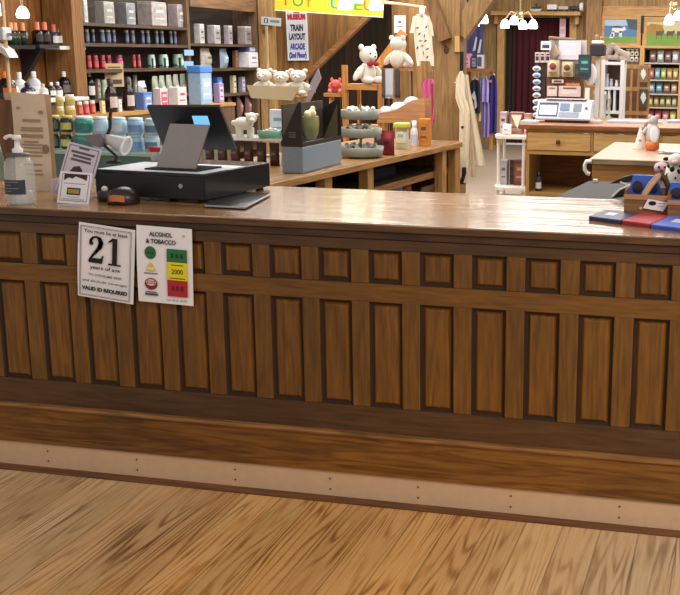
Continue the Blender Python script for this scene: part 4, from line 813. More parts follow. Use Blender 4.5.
# angled wooden crate with white plush goods above
cz=onc(400,147); yb_=cz.y+.22; q=lambda px,py: at(px,py,yb_)
b=q(400,122); t=T('slant_crate','pale wooden crate with slanted sides behind the goods on the display counter','crate',(b.x,yb_,ZT)); zb0=b.z-ZT
pl=[(v.x-b.x,v.z-ZT) for v in (q(377,123),q(425,122),q(425,98),q(413,100),q(396,110),q(380,113))]
P(t,'front_board',G().prism(pl,-.01,.006),wood((168,118,74),(206,156,108),'x',1,.6)); P(t,'back_board',G().prism(pl,.16,.175),wood((150,104,64),(190,142,98),'x',1,.6)); P(t,'bottom',G().box(pl[0][0],pl[1][0],.007,.159,zb0-.0,zb0+.012),PINE)
for x in (pl[0][0]+.02,pl[1][0]-.02):
    for y in (.0,.15): P(t,'leg',G().box(x-.012,x+.012,y+.008,y+.03 if y<.1 else y+.008,0,zb0-.0005) if y<.1 else G().box(x-.012,x+.012,.13,.155,0,zb0-.0005),PINEZ)
for i,(px,py,rx,rz,cl,lb) in enumerate(((383,112,8,7,(206,198,216),'lilac white plush rolled towel at the left of the wooden crate'),(396,108,10,8,(226,226,230),'white plush rolled towel in the middle of the wooden crate'),(409,101,9,8,(196,204,216),'bluish white plush rolled towel at the right of the wooden crate'))):
    v=q(px,py); k=ppm(v); t=T('rolled_towel',lb,'towel',(v.x,yb_+.085,ZT+zb0+.013)); hh=v.z-ZT-zb0-.013
    P(t,'roll',G().cyl((-rx/k,0,hh*.5),(rx/k,.0,hh*.5+.02),min(.06,max(.03,hh*.5)),n=16),pm(cl,.95,.15,sc=60,bump=.3)); P(t,'fold',G().ell((0,-.01,max(.03,hh*.8)),(rx/k,.05,rz/k)),pm(cl,.95,.15,sc=60,bump=.3))
# wooden shelf stand with white toys behind
yl=5.9; q=lambda px,py: at(px,py,yl); b=q(365,88); t=T('ladder_stand','honey coloured wooden shelf stand holding white plush toys behind the tiered stand','shelf stand',(b.x,yl,0))
for px,top in ((345,65),(381,84)): v=q(px,top); P(t,'post',G().box(v.x-b.x-.022,v.x-b.x+.022,-.03,.012,0,v.z),HONEY)
for px,top in ((332,92),): v=q(px,top); P(t,'side_post',G().box(v.x-b.x-.018,v.x-b.x+.018,-.03,.01,0,v.z),HONEY)
v0,v1=q(348,86),q(379,88); zt_=(q(365,84).z); zl_=q(333,93).z
P(t,'top_shelf',G().box(v0.x-b.x,v1.x-b.x,-.06,.16,zt_-.05,zt_),wood((176,120,60),(214,160,92),'x',1,.5)); P(t,'side_shelf',G().box(q(326,93).x-b.x,q(342.5,93).x-b.x,-.06,.16,zl_-.03,zl_),wood((176,120,60),(214,160,92),'x',1,.5)); P(t,'lower_shelf',G().box(v0.x-b.x,v1.x-b.x,-.03,.16,.9,.93),HONEY); P(t,'back_post',G().box(q(352,90).x-b.x,q(355,90).x-b.x,.13,.16,0,zt_-.051),HONEY)
k=ppm(b); s=1/k
v=q(334.5,92); t=T('pink_pig','coral pink plush pig sitting on the side shelf of the wooden stand','plush toy',(v.x,yl+.03,zl_),.2); PK=pm((226,112,104),.9,.12)
P(t,'body',G().ell((0,0,6.2*s),(7.5*s,6*s,6.2*s)),PK); hd=P(t,'head',G().ell((1*s,-5*s,9*s),(5*s,4*s,4.4*s)).cyl((1*s,-8*s,8.5*s),(1*s,-10*s,8.5*s),2*s),PK)
for q_ in (-1,1): P(hd,'ear',G().ell((1*s+q_*4*s,-4*s,13*s),(1.6*s,1*s,2.4*s)),PK); P(t,'leg',G().ell((q_*5*s,-5*s,2.2*s),(2.2*s,3*s,2.2*s)),pm((232,150,140),.9,.1))
v=q(366,82.5); t=T('white_bear','white plush bear with a red bow and tan patches on the wooden stand','plush toy',(v.x,yl+.05,zt_),1.0); bear(t,43*s,PLUSH,1,True,pm((170,30,40),.7))
v=q(397,90); t=T('white_bear','white plush bear seen from behind, perched above the grey hanging towels','plush toy',(v.x,yl+.02,q(397,68).z),PI*.85); bear(t,35*s,PLUSH,1,False); t.scale=(1.25,1,1)
v=q(397,68.5); t=T('towel_rack','dark framed rack with grey hanging towels right of the wooden stand','towel rack',(v.x,yl,0)); zr=v.z
P(t,'top_board',G().box(-14*s,13*s,-.05,.12,zr-.02,zr-.001),wood((150,104,60),(190,140,90),'x',1,.5))
for x in (-13,12): P(t,'post',G().box((x-.8)*s,(x+.8)*s,.09,.115,0,zr-.021),DARKZ)
for i,(x0,x1,c,lb) in enumerate(((384,390,(96,90,88),'dark grey'),(388,396,(210,210,220),'white striped'),(397,402,(84,80,80),'charcoal'))):
    v=q((x0+x1)/2,98); t=T('hanging_towel',f'{lb} towel hanging on the rack beside the wooden stand','towel',(v.x,yl-.062-.012*(i%2),v.z)); hh=zr-v.z-.004; w_=(x1-x0)*s
    P(t,'towel',cloth([(hh,-w_/2,w_/2),(hh*.5,-w_/2,w_/2),(0,-w_*.52,w_*.52)],1.5,.008,8),pm(c,.9,.12)); P(t,'hem',G().box(-w_/2,w_/2,-.012,-.009,hh*.08,hh*.14),pm(tuple(int(v_*.8) for v_ in c),.9))
# timber post with braces
yp=5.05; q=lambda px,py: at(px,py,yp)
xa,xb=q(434,120).x,q(459.5,120).x
t=T('timber_post','square timber post with two diagonal braces at the end of the display counter','post',((xa+xb)/2,yp+.1,0)); c=(xa+xb)/2; TIM=wood((118,88,50),(160,124,76),'z',1,.6,blotch=.12); TIMD=wood((96,66,36),(140,102,60),'z',1,.6)
P(t,'post',G().box(xa-c,xb-c,-.1,.12,0,3.28),TIM)
P(t,'knot',G().ell((0.0-.005,-.1,q(446,50).z),(.022,.004,.034),nu=10,nv=6),pm((74,48,28),.7))
za=q(446,38).z; zb=q(427,0).z
P(t,'brace',G().beam((q(446.5,40).x-c,-.13,q(446.5,40).z),(q(424,-22).x-c,-.13,q(424,-22).z),.1,.058,0,(0,1,0)),TIMD)
P(t,'brace',G().beam((q(457,33).x-c,-.02,q(457,33).z),(q(507,-38).x-c,-.02,q(507,-38).z),.15,.12,0,(0,1,0)),TIM)
v=q(457.5,52); P(t,'edge_strip',G().box(v.x-c-.02,v.x-c+.018,-.115,-.101,q(457,52).z,q(457,36).z),PINEZ)
# aprons hanging from the post side
ya_=4.97
q=lambda px,py: at(px,py,ya_)
v=q(462,66); t=T('apron_hook','black strap and hook on the right side of the timber post','hook',(v.x,ya_-.0,v.z)); P(t,'strap',G().box(-.018,.012,-.004,.004,-.14,.11),BLACK); P(t,'peg',G().cyl((-.06,0,-.13),(.01,0,-.13),.008),STEEL)
k=ppm(v); s=1/k
b=q(463,185); t=T('cream_apron','cream apron hanging nearest the post with dark print and long ties','apron',(q(462,140).x,ya_-.02,b.z)); bx=q(462,140).x
rw=[(q(462,y).z-b.z, q(x0,y).x-bx, q(x1,y).x-bx) for y,x0,x1 in ((71,460.5,463),(78,456.5,465),(98,456,466),(110,460,470),(140,459.5,469.5),(167,460,468.5))]
P(t,'cloth',cloth(rw,2,.012),CREAM); P(t,'tie',G().tube([(.0,-.012,rw[-1][0]+.02),(.0,-.012,.08),(-.03,-.012,.0)],.009),pm((214,196,176),.9)); P(t,'tie',G().tube([(.05,-.012,rw[-1][0]+.02),(.055,-.012,.1),(.03,-.012,.02)],.009),pm((226,206,190),.9))
P(t,'dark_lining',G().box(-.03,.04,-.004,.0,.01,rw[-1][0]),pm((50,30,34),.9)); P(t,'red_panel',G().box(q(461,100).x-bx,q(466,100).x-bx,.018,.022,q(463,127).z-b.z,q(463,108).z-b.z),pm((150,34,44),.9))
P(t,'print',G().ell((q(463.5,127).x-bx,-.018,q(463.5,127).z-b.z),(.012,.003,.012),nu=8,nv=6),BLACK)
b=q(474,167); bx=q(472,140).x; t=T('cream_apron','long cream apron flaring out to the right beside the first apron','apron',(bx,ya_+.05,b.z))
rw=[(q(470,y).z-b.z, q(x0,y).x-bx, q(x1,y).x-bx) for y,x0,x1 in ((75,462.5,466.5),(90,464,468.5),(115,467,474),(140,469.5,479),(166,473,484.5))]
P(t,'cloth',cloth(rw,1.5,.012),CREAM); P(t,'tie',cloth([(q(470,120).z-b.z,q(467,140).x-bx,q(470,140).x-bx),(q(470,178).z-b.z,q(469,140).x-bx,q(474.5,140).x-bx)],1,.006,6),pm((206,186,156),.9))
# pink and orange clothes left of the post
q=lambda px,py: at(px,py,5.6)
b=q(430,123); t=T('pink_garment','bright pink garments hanging just left of the timber post','clothes',(b.x,5.6,b.z))
rw=[(q(430,y).z-b.z,q(x0,y).x-b.x,q(x1,y).x-b.x) for y,x0,x1 in ((79,425,432),(84,421,436),(104,424,436),(123,423,434))]
P(t,'cloth',cloth(rw,3,.02),pm((226,112,166),.85,.2,sc=10)); P(t,'sleeve',cloth([(rw[1][0],rw[1][2]-.05,rw[1][2]),(rw[2][0],rw[2][2]-.03,rw[2][2]+.01),(rw[3][0],rw[3][2]-.02,rw[3][2])],1,.01,6),pm((180,56,96),.85,.15),label='darker pink sleeve'); P(t,'hanger',G().tube([(0,.01,rw[0][0]),(0,.01,rw[0][0]+.05),(.02,.01,rw[0][0]+.07)],.005),STEEL)
b=onc(433,144.5); t=T('orange_cloth','orange cloth doll slumped against the timber post on the display counter','doll',(b.x-.03,b.y-.06,ZT)); k=ppm(b)
P(t,'body',G().lathe([(.03,0),(.034,.04),(.022,.11),(.012,.14)],n=12),pm((222,122,84),.9,.15)); P(t,'head',G().ell((0,0,.16),.026),pm((226,140,100),.9,.1))
# hanging white shirt, rod and notice board
yt=7.2; q=lambda px,py: at(px,py,yt)
b=q(421,66); t=T('white_shirt','long white shirt with scattered dark print hanging left of the timber post','shirt',(b.x,yt,b.z))
Q=lambda x,y: (q(x,y).x-b.x,q(x,y).z-b.z)
rw=[(Q(421,y)[1],Q(x0,y)[0],Q(x1,y)[0]) for y,x0,x1 in ((14,417,425),(17,413.5,430),(32,413.5,431.5),(50,415,433),(61,416,434.5))]
P(t,'cloth',cloth(rw,2.5,.015),pm((228,224,206),.9,.05))
P(t,'sleeve',cloth([(Q(415,16)[1],Q(413,16)[0],Q(417,16)[0]),(Q(411,33)[1],Q(409.5,33)[0],Q(415,33)[0])],1,.008,6),pm((226,220,198),.9,.05)); P(t,'sleeve',cloth([(Q(428,16)[1],Q(427,16)[0],Q(431,16)[0]),(Q(432,36)[1],Q(429,36)[0],Q(433.5,36)[0])],1,.008,6),pm((214,206,180),.9,.05))
P(t,'hem_left',cloth([(Q(418,58)[1],Q(416,58)[0],Q(421,58)[0]),(Q(418,66)[1],Q(417,66)[0],Q(420,66)[0])],1,.005,4),pm((228,224,206),.9,.05)); P(t,'hem_right',cloth([(Q(432,56)[1],Q(428,56)[0],Q(434,56)[0]),(Q(433,66)[1],Q(431,66)[0],Q(435,66)[0])],1,.005,4),pm((228,224,206),.9,.05))
g=G()
for x,y,a in ((418,28,.4),(427,27,.9),(420,34,.7),(425,36,1.4),(421,41,.2),(426,41,.5),(423,46,.1),(418,48,.9),(424,53,1.6),(428,49,.4),(428,57,.8)):
    cx,cz=Q(x,y); ln=.022; flat(g,[(cx-ln*math.cos(a),cz-ln*math.sin(a)),(cx+.006,cz-.006),(cx+ln*math.cos(a),cz+ln*math.sin(a)),(cx-.006,cz+.008)],-.022)
P(t,'print',g,pm((84,66,70),.9,.2)); P(t,'hanger',G().ell((Q(422,11)[0],0,Q(422,11)[1]),(.03,.02,.05)),WHITE); P(t,'hook',G().tube([(Q(422,8)[0],.01,Q(422,8)[1]),(Q(422,5)[0],.02,Q(422,5)[1])],.006),STEEL)
v0,v1=q(384,2),q(428,8); O('hanging_rod','pale wooden rod under the beam from which the white shirt hangs','rod',G().cyl(v0-v0+Vector((0,.02,0)),v1-v0+Vector((0,.02,0)),.014).cyl(Vector((0,.02,0)),Vector((0,.02,.75)),.008).cyl(v1-v0+Vector((0,.02,0)),v1-v0+Vector((0,.02,.85)),.008),pm((214,190,140),.5),v0)
v=at(400,33,YM-.012); k=ppm(v); t=T('wall_notice','white paper notice pinned to the plank wall left of the white shirt','notice',(v.x,YM-.012,v.z)); P(t,'sheet',G().box(-6/k,6/k,-.003,.003,0,17/k),PAPER); g=G(); rect(g,-1.6/k,1.6/k,9.5/k,12/k,-.005); rect(g,-3/k,3/k,6/k,6.8/k,-.005); P(t,'print',g,pm((110,110,130),.7))
q=lambda px,py: at(px,py,YM-.05); O('slanted_rail','orange varnished slanted handrail board on the plank wall','handrail',G().beam(q(374,72)-q(374,72),q(404,32)-q(374,72),.1,.05,0,(0,1,0)).beam(q(404,32)-q(374,72)+Vector((-.02,.0,-.03)),q(404,62)-q(374,72),.06,.04,0,(0,1,0)),HONEY,q(374,72))

# ------------------------------------------------------------------ hanging signs
ys=8.6; q=lambda px,py: at(px,py,ys)
p0,p1=q(275,9.5),q(383,16.5); L_=(p1-p0).length; k=ppm(p0); b=(p0+p1)/2
t=T('toy_museum_sign','long yellow banner sign with multicoloured capital letters hanging high','sign',b); t.rotation_euler=(0,math.atan2(p0.z-p1.z,p1.x-p0.x),0)
P(t,'board',G().box(-L_/2,L_/2,-.012,.012,0,.34),pm((206,200,48),.6,.05)); P(t,'pale_edge',G().box(-L_/2,L_/2,-.0125,.0125,-.012,-.0005),pm((236,236,200),.6))
for i,(ch,cx,c) in enumerate(zip('TOYMUSEUM',(284,297,308,323,337,349,360,371,380),((206,60,50),(60,150,80),(216,120,50),(206,70,60),(40,150,190),(200,60,120),(90,160,60),(206,110,40),(60,110,190)))):
    g=G(); x=(cx-329)/k
    if ch=='M':
        e=5.6/k; z0,z1=.055,.055+.108; rect(g,x-e,x-e+1.7/k,z0,z1,-.0135); rect(g,x+e-1.7/k,x+e,z0,z1,-.0135); flat(g,[(x-e+1.7/k,z1),(x-e+1.7/k,z1-.035),(x,z0),(x,z0+.035)],-.0135); flat(g,[(x+e-1.7/k,z1),(x,z0+.035),(x,z0),(x+e-1.7/k,z1-.035)],-.0135)
    else: text(g,ch,.155,x,.055,-.0135,0,.0012,width=(11 if ch in 'OU' else 9)/k); P(t,'letter',g,pm(c,.6,.08))
for s_ in (-1,1): P(t,'chain',G().cyl((s_*L_*.42,0,.34),(s_*L_*.42,0,1.2),.006),STEEL)
b=at(298.5,60.5,YM-.03); k=ppm(b); w_,h_=22/k,50/k; t=T('museum_sign','narrow white sign listing museum train layout and arcade on the plank wall','sign',(b.x,YM-.03,b.z)); t.rotation_euler=(0,-.02,0)
P(t,'board',G().box(-w_/2,w_/2,-.008,.008,0,h_),pm((216,222,238),.6,.04)); P(t,'border',frame(G(),-w_/2,w_/2,0,h_,.012,-.009),pm((236,240,246),.6))
g=G(); rect(g,-w_*.44,w_*.44,h_*.785,h_*.9,-.0085); P(t,'red_band',g,pm((222,170,180),.6))
for s_,z,hh,c,wf in (('THE',.925,.05,(150,60,70),.3),('MUSEUM',.80,.1,(176,40,60),.86),('TRAIN',.58,.12,(40,42,66),.62),('LAYOUT',.41,.12,(40,42,66),.78),('ARCADE',.22,.115,(50,70,160),.72),('(2nd Floor)',.06,.1,(50,70,160),.84)):
    g=G(); text(g,s_,hh*h_*1.35,0,z*h_,-.0095,0,.0055,width=w_*wf); P(t,'lettering',g,pm(c,.7))
b=at(271,25.5,YM-.15); k=ppm(b); t=T('arrow_sign','small pale wall sign with a blue square left of the museum sign','sign',(b.x,b.y,b.z)); t.rotation_euler=(0,.08,0)
P(t,'board',G().box(-10.5/k,10.5/k,-.006,.006,0,8/k),pm((206,216,214),.6,.04)); g=G(); rect(g,-7.5/k,-3/k,2/k,6.5/k,-.0075); P(t,'blue_square',g,pm((60,90,150),.6)); g=G(); rect(g,-1/k,9/k,3/k,5.6/k,-.0075); P(t,'print_line',g,pm((130,146,150),.6)); 
g=G(); rect(g,-6/k,-4.6/k,2.6/k,5.8/k,-.0085); P(t,'numeral',g,WHITE)
P(t,'bracket',G().box(-9/k,-2/k,-.0,.02,-5/k,-.5/k),pm((120,104,76),.6)); P(t,'fixing',G().box(-1/k,1/k,.0065,.06,1/k,4/k),MATTE)

# things crowded on the low bench behind the till
def bnc(px0,px1,h,c,f1,f2,label,name='package',cat='package',kind='carton',X=-5.28):
    p,w_,k=wl(px0,px1,bz,X); d=min(.16,w_*.6); ww=max(.05,(w_-d*.8)/.5); t=T(name,label,cat,p,R90); (carton if kind=='carton' else bag)(t,ww,d,h/k,pm(c,.4,.2,sc=25),pm(f1,.5,.15,sc=40),pm(f2,.5)); return t,p,k,ww,d
bnc(96.5,101,12,(226,210,150),(236,226,190),(190,160,90),'small cream box on the low bench left of the syrup bottles')
bnc(114,118,12,(226,226,222),(232,232,230),(170,170,170),'small white box between the two syrup bottles')
bnc(133,149,17,(96,130,196),(130,160,216),(226,230,240),'blue box on the low bench behind the pale candle jars')
bnc(151,165,19,(226,214,220),(214,90,120),(236,232,236),'white box with pink print on the low bench behind the till')
bnc(166.5,184,19,(222,222,226),(206,210,216),(190,80,90),'wide white box on the low bench behind the till')
t,p,k,ww,d=bnc(187,210,31,(150,180,214),(176,200,226),(226,232,240),'large translucent blue tub with a bright blue lid on the low bench','blue_tub','tub')
P(t,'lid',G().box(-ww*.53,ww*.53,-d*.55,d*.55,31/k,38/k,0,.01),pm((84,140,222),.35,.1),label='bright blue lid')
bnc(212,222,19,(160,140,186),(206,196,222),(120,96,150),'purple and white pack right of the blue tub on the low bench')
for i,px in enumerate((153,160,167,174,181)): 
    p,w_,k=wl(px-3.2,px+3.2,bz+.001,-5.42); t=T('foil_pouch',f'silvery green foil pouch, {ORD[i]} of the row behind the white boxes','pouch',p,R90,'foil pouches behind the white boxes'); bag(t,.1,.06,30/k,pm((150,156,140),.35,.35,sc=20),pm((196,196,180),.5,.3,sc=40),pm((120,90,90),.5))

# ------------------------------------------------------------------ red curtain, clothes rack and ledge by the back wall
t=T('door_curtain','dark red pleated curtain hanging in the doorway of the back wall','curtain',((DL+DR)/2,15.62,0)); hw=(DR-DL)/2
P(t,'curtain',cloth([(DT-.02,-hw+.14,hw),(1.0,-hw+.14,hw),(.03,-hw+.14,hw)],9,.035,90),pm((70,13,20),.9,.25,sc=6)); P(t,'rod',G().cyl((-hw,0,DT-.03),(hw,0,DT-.03),.015),BLACK)
P(t,'side_shade',cloth([(DT-.02,-hw,-hw+.15),(.03,-hw,-hw+.15)],2,.02,14),pm((38,34,22),.9,.2),label='dark olive strip at the left edge')
S('wall_passage',G().box(DL-.3,DR+.3,16.0,16.05,0,2.6),pm((20,14,12),.9))
p=at(565,30,15.4); k=ppm(p); O('door_poster','narrow pale pink and white poster beside the red curtain','poster',rect(rect(G().box(-3/k,3/k,-.004,.004,0,18/k),-2.4/k,2.4/k,3/k,8/k,-.005,1),-2.4/k,2.4/k,10/k,15/k,-.005,1),[pm((232,214,220),.6),pm((222,170,190),.6)],(at(562,37,15.4).x,15.445,at(562,37,15.4).z))
ledge=at(550,15.5,15.3); la,lb_=at(493,16,15.3).x,at(581,16,15.3).x; zl_=DT+.09
t=T('door_ledge','long wooden ledge shelf above the red curtain doorway','shelf',((la+lb_)/2,15.3,zl_)); P(t,'board',G().box(la-(la+lb_)/2,lb_-(la+lb_)/2,-.15,.19,-.06,0),PINE); P(t,'support',G().box(la-(la+lb_)/2+.02,la-(la+lb_)/2+.08,.0,.19,-.2,-.061),PINEZ); P(t,'support',G().box(lb_-(la+lb_)/2-.1,lb_-(la+lb_)/2-.04,.0,.19,-.2,-.061),PINEZ)
def onl(px,Y=15.25): p=at(px,12,Y); p.z=zl_; return p
p=onl(566); k=ppm(p)
t=T('model_train','long white and black model train on the ledge above the red curtain','model train',p)
for i,x in enumerate((-14,-2.5,9)): P(t,'wagon',G().box((x-5)*1/k,(x+5)/k,-.07,.07,.03,(5.5+(i==0)*1.5)/k,0,.015),(WHITE,pm((196,190,184),.5),pm((50,46,46),.5))[i]); [P(t,'wheel',G().cyl(((x+d)/k,-.06,.03),((x+d)/k,.06,.03),.03),BLACK) for d in (-3,3)]
P(t,'headlamp',G().cyl((14/k,0,.08),(17/k,0,.08),.07),WHITE)
p=onl(536); t=T('model_boat','small dark and white model boat at the left of the ledge above the curtain','model boat',p); P(t,'hull',G().prism([(-4/k,0),(4/k,0),(6.5/k,2.6/k),(-6/k,2.4/k)],-.06,.06),pm((210,206,200),.5)); P(t,'cabin',G().prism([(-4/k,2.5/k),(3/k,2.5/k),(5/k,5/k),(-3/k,4.4/k)],-.05,.05),pm((60,60,56),.5)); P(t,'mast',G().cyl((0,0,4/k),(0,0,8/k),.01),BLACK)
# shelf with folded goods, rail with garments (left of the curtain)
yr=14.3; q=lambda px,py: at(px,py,yr)
b=q(478,68.5); zs=b.z; x0,x1=q(461,70).x,q(493,70).x
t=T('garment_rack','wooden garment rack with a top shelf standing left of the red curtain','garment rack',(b.x,yr,0)); P(t,'shelf',G().box(x0-b.x,x1-b.x,-.2,.2,zs-.05,zs),wood((140,84,36),(190,126,64),'x',1,.5)); P(t,'rail',G().cyl((x0-b.x+.1,0,zs-.2),(x1-b.x-.04,0,zs-.2),.012),STEEL)
for x in (x0-b.x+.1,x1-b.x-.05): P(t,'post',G().box(x-.025,x+.025,.12,.17,0,zs-.051),HONEY); P(t,'rail_bracket',G().box(x-.012,x+.012,-.02,.119,zs-.22,zs-.18),HONEY)
k=ppm(b)
def shelfbox(px0,px1,h,m,m2,label,name,cat): v=q((px0+px1)/2,68); t=T(name,label,cat,(v.x,yr-.05,zs)); carton(t,(px1-px0)/k,.16,h/k,m,m2,GREYINK)
shelfbox(462.5,472,14.5,pm((226,150,186),.6,.1),pm((236,176,206),.6,.1),'pink gift box on top of the garment rack','pink_box','box')
shelfbox(473,478,12,pm((60,56,90),.6,.2),pm((150,150,186),.6,.2),'dark blue printed mug box on top of the garment rack','mug_box','box')
shelfbox(478.5,484,13.5,pm((214,214,226),.6,.2),pm((90,90,130),.6,.2),'white and blue printed box at the right on the garment rack','printed_box','box')
def garment(px0,px1,py0,py1,c,label,extra=None,yo=0):
    v=q((px0+px1)/2,py1); t=T('hanging_garment',label,'garment',(v.x,yr+yo,v.z)); w_=(px1-px0)/k; hh=(py1-py0)/k
    P(t,'cloth',cloth([(hh,-w_*.2,w_*.2),(hh*.9,-w_*.48,w_*.45),(hh*.5,-w_*.5,w_*.5),(0,-w_*.46,w_*.46)],2,.03),pm(c,.9,.15)); P(t,'hanger',G().tube([(-w_*.25,.0,hh),(0,0,hh+.05),(w_*.25,0,hh)],.008).tube([(0,0,hh+.05),(0,0,max(hh+.06,zs-.2-v.z))],.006),pm((226,222,220),.4))
    return t,w_,hh
t,w_,hh=garment(471,482,80,113,(34,36,52),'navy hanging shirt with a pale print on the garment rack',None,-.12); g=G(); flat(g,[(-.05,hh*.5),(-.0,hh*.68),(.03,hh*.5),(.05,hh*.2),(.01,hh*.12),(.0,hh*.4)],-.05); P(t,'print',g,pm((196,200,214),.8))
t,w_,hh=garment(480,489.5,78,102,(168,156,216),'light lilac hanging shirt on the garment rack',None,-.05)
garment(481,489,100,137,(146,128,190),'mauve trousers hanging below the lilac shirt on the rack',None,.02)
t,w_,hh=garment(486,495.5,76,134,(56,48,122),'deep violet blue long garment at the right of the rack',None,.1)
t,w_,hh=garment(473,481.5,111,121,(196,168,126),'tan cloth bag hanging below the navy shirt',None,-.04)
v=q(473,57); t=T('display_shirt','purple blue shirt with white lettering pinned high on the back wall','shirt',(at(473,56,15.35).x,15.465,at(473,56,15.35).z)); k2=ppm(at(473,56,15.35)); w_,hh=19/k2,36/k2
P(t,'cloth',cloth([(hh,-w_*.3,w_*.32),(hh*.88,-w_*.5,w_*.5),(hh*.6,-w_*.42,w_*.46),(0,-w_*.44,w_*.46)],2,.02),pm((92,88,146),.9,.12)); P(t,'neck',G().ell((w_*.05,-.03,hh),(w_*.16,.03,.06)),WHITE)
g=G(); [flat(g,[(x,z),(x+.05,z+.02),(x+.08,z+.24),(x+.05,z+.24)],-.06) for x,z in ((-.02,.08),(.06,.04))]; P(t,'white_print',g,WHITE)
# white corner rack
yk=7.6; q=lambda px,py: at(px,py,yk); k=ppm(q(515,150)); xk=q(496,150).x
z1_,z2_=q(515,135).z,q(515,186).z
t=T('white_rack','white rounded tier rack with packages left of the wooden sales island','rack',(xk,yk,0)); RW_=34/k
def tier(z): 
    n=10; poly=[(RW_,-.16),(RW_,.32),(-.02,.32),(-.02,.1)]+[(.1*1-.12*math.cos(a*PI/2/n),.1-.26*math.sin(a*PI/2/n)) for a in range(n+1)]
    return G().prism(poly,z-.03,z,'xy')
WM=pm((232,228,222),.4,.04)
for z in (z1_,z2_,.12): P(t,'tier',tier(z),WM)
for x,y in ((.03,-.02),(RW_-.04,-.1),(.03,.28),(RW_-.04,.28)): P(t,'post',G().cyl((x,y,0),(x,y,z1_-.031),.016),WM)
def rk(px0,px1,h,z,Y,c,f1,f2,label,kind='carton',name='package'): 
    p=q((px0+px1)/2,150); t=T(name,label,'package',(p.x,Y,z)); (carton if kind=='carton' else bag)(t,(px1-px0)/k,.12,h/k,pm(c,.35,.25,sc=20),pm(f1,.5,.2,sc=40),pm(f2,.5)); return t
rk(498,505,22,z1_,yk+.12,(176,160,166),(196,180,186),(90,70,70),'slim grey mauve package at the left on the white rack top tier')
t=rk(507,521,22,z1_,yk+.14,(136,90,80),(160,120,106),(90,50,44),'brown package with a white cone on the white rack top tier'); P(t,'white_cone',G().prism([(-.05,.2),(.06,.2),(.015,.06)],-.066,-.062),pm((240,226,206),.5))
t=rk(502.5,512,11,z1_,yk-.03,(226,206,200),(232,216,208),(176,140,130),'pale pinkish folded packet in front on the white rack top tier','bag')
rk(522,529,21,z1_,yk+.13,(180,130,120),(206,160,150),(120,70,60),'rosy package at the right on the white rack top tier')
rk(499,506,25,z2_,yk+.12,(176,170,176),(190,184,190),(110,100,110),'tall grey package at the left on the white rack lower tier')
rk(507,511.5,25,z2_,yk+.2,(74,44,42),(96,60,54),(50,30,30),'narrow dark brown package on the white rack lower tier')
rk(512.5,527,26,z2_,yk+.12,(104,66,56),(130,84,70),(196,150,120),'wide brown box with orange print on the white rack lower tier')

# ------------------------------------------------------------------ wooden sales island with label scale
yi=6.33; zi=.95; q=lambda px,py: at(px,py,yi); k=ppm(q(600,140)); xi=q(523,128).x; IL=3.0
t=T('sales_island','light oak sales island with brown top, drawers and open lower shelf','island',(xi,yi,0)); IW=1.3
OAK=wood((160,122,64),(200,160,96),'x',1,.5); OAKZ=wood((152,114,56),(194,152,90),'z',1,.5)
P(t,'top',G().box(-.03,IL,-.045,IW,zi-.045,zi,0,.008),wood((120,72,36),(168,108,60),'x',1,.4),label='reddish brown top')
lx=.03; z=lambda py: q(560,py).z
zA,zB,zC_,zD=z(132.5),z(151),z(155),z(193)
P(t,'top_rail',G().box(lx,IL-.03,0,.03,zA+.0,zi-.046),OAK); P(t,'mid_rail',G().box(lx,IL-.03,0,.03,zC_,zB),OAK)
xs=[q(x,142).x-xi for x in (524.5,527,591,593.5)]
P(t,'corner_post',G().box(lx,q(529,170).x-xi,0,.06,0,zC_-.0005),OAKZ); P(t,'end_panel',G().box(lx,lx+.03,.061,IW-.03,0,zi-.046),OAKZ); P(t,'stile',G().box(lx,xs[1],0,.03,zB+.0005,zA-.0005),OAKZ)
pitch=xs[3]-xs[1]
for i in range(4):
    a=xs[1]+pitch*i; c=a+(xs[2]-xs[1])
    d=P(t,'drawer',G().box(a+.004,c-.004,-.012,.02,zB+.004,zA-.004,0,.004),wood((190,148,88),(226,186,122),'x',1,.5)); P(d,'knob',G().lathe([(.012,0),(.012,.02),(.022,.028),(.018,.038),(.001,.042)],n=12).xf(Matrix.Translation(((a+c)/2,-.012,(zA+zB)/2))@Matrix.Rotation(PI/2,4,'X')),pm((96,58,30),.4))
    P(t,'stile',G().box(c,c+pitch-(c-a),0,.03,zB+.0005,zA-.0005),OAKZ)
P(t,'shelf',G().box(q(529,170).x-xi+.001,IL-.03,.0,IW-.03,zD-.03,zD),OAK); P(t,'inner_back',G().box(lx+.03,IL-.03,.62,.64,zD+.0005,zC_-.0005),wood((104,66,28),(146,98,48),'x',1,.6)); P(t,'plinth',G().box(lx+.031,IL-.03,.03,.06,0,zD-.031),OAK)
p=atz(537.5,191.5,zD); t=T('white_label_bottle','small dark bottle with a white label on the open shelf of the island','bottle',(p.x,max(p.y,yi+.1),zD)); k3=ppm(p); bottle(t,3.2/k3,19/k3,pm((60,56,66),.3),BLACK,WL,.6)
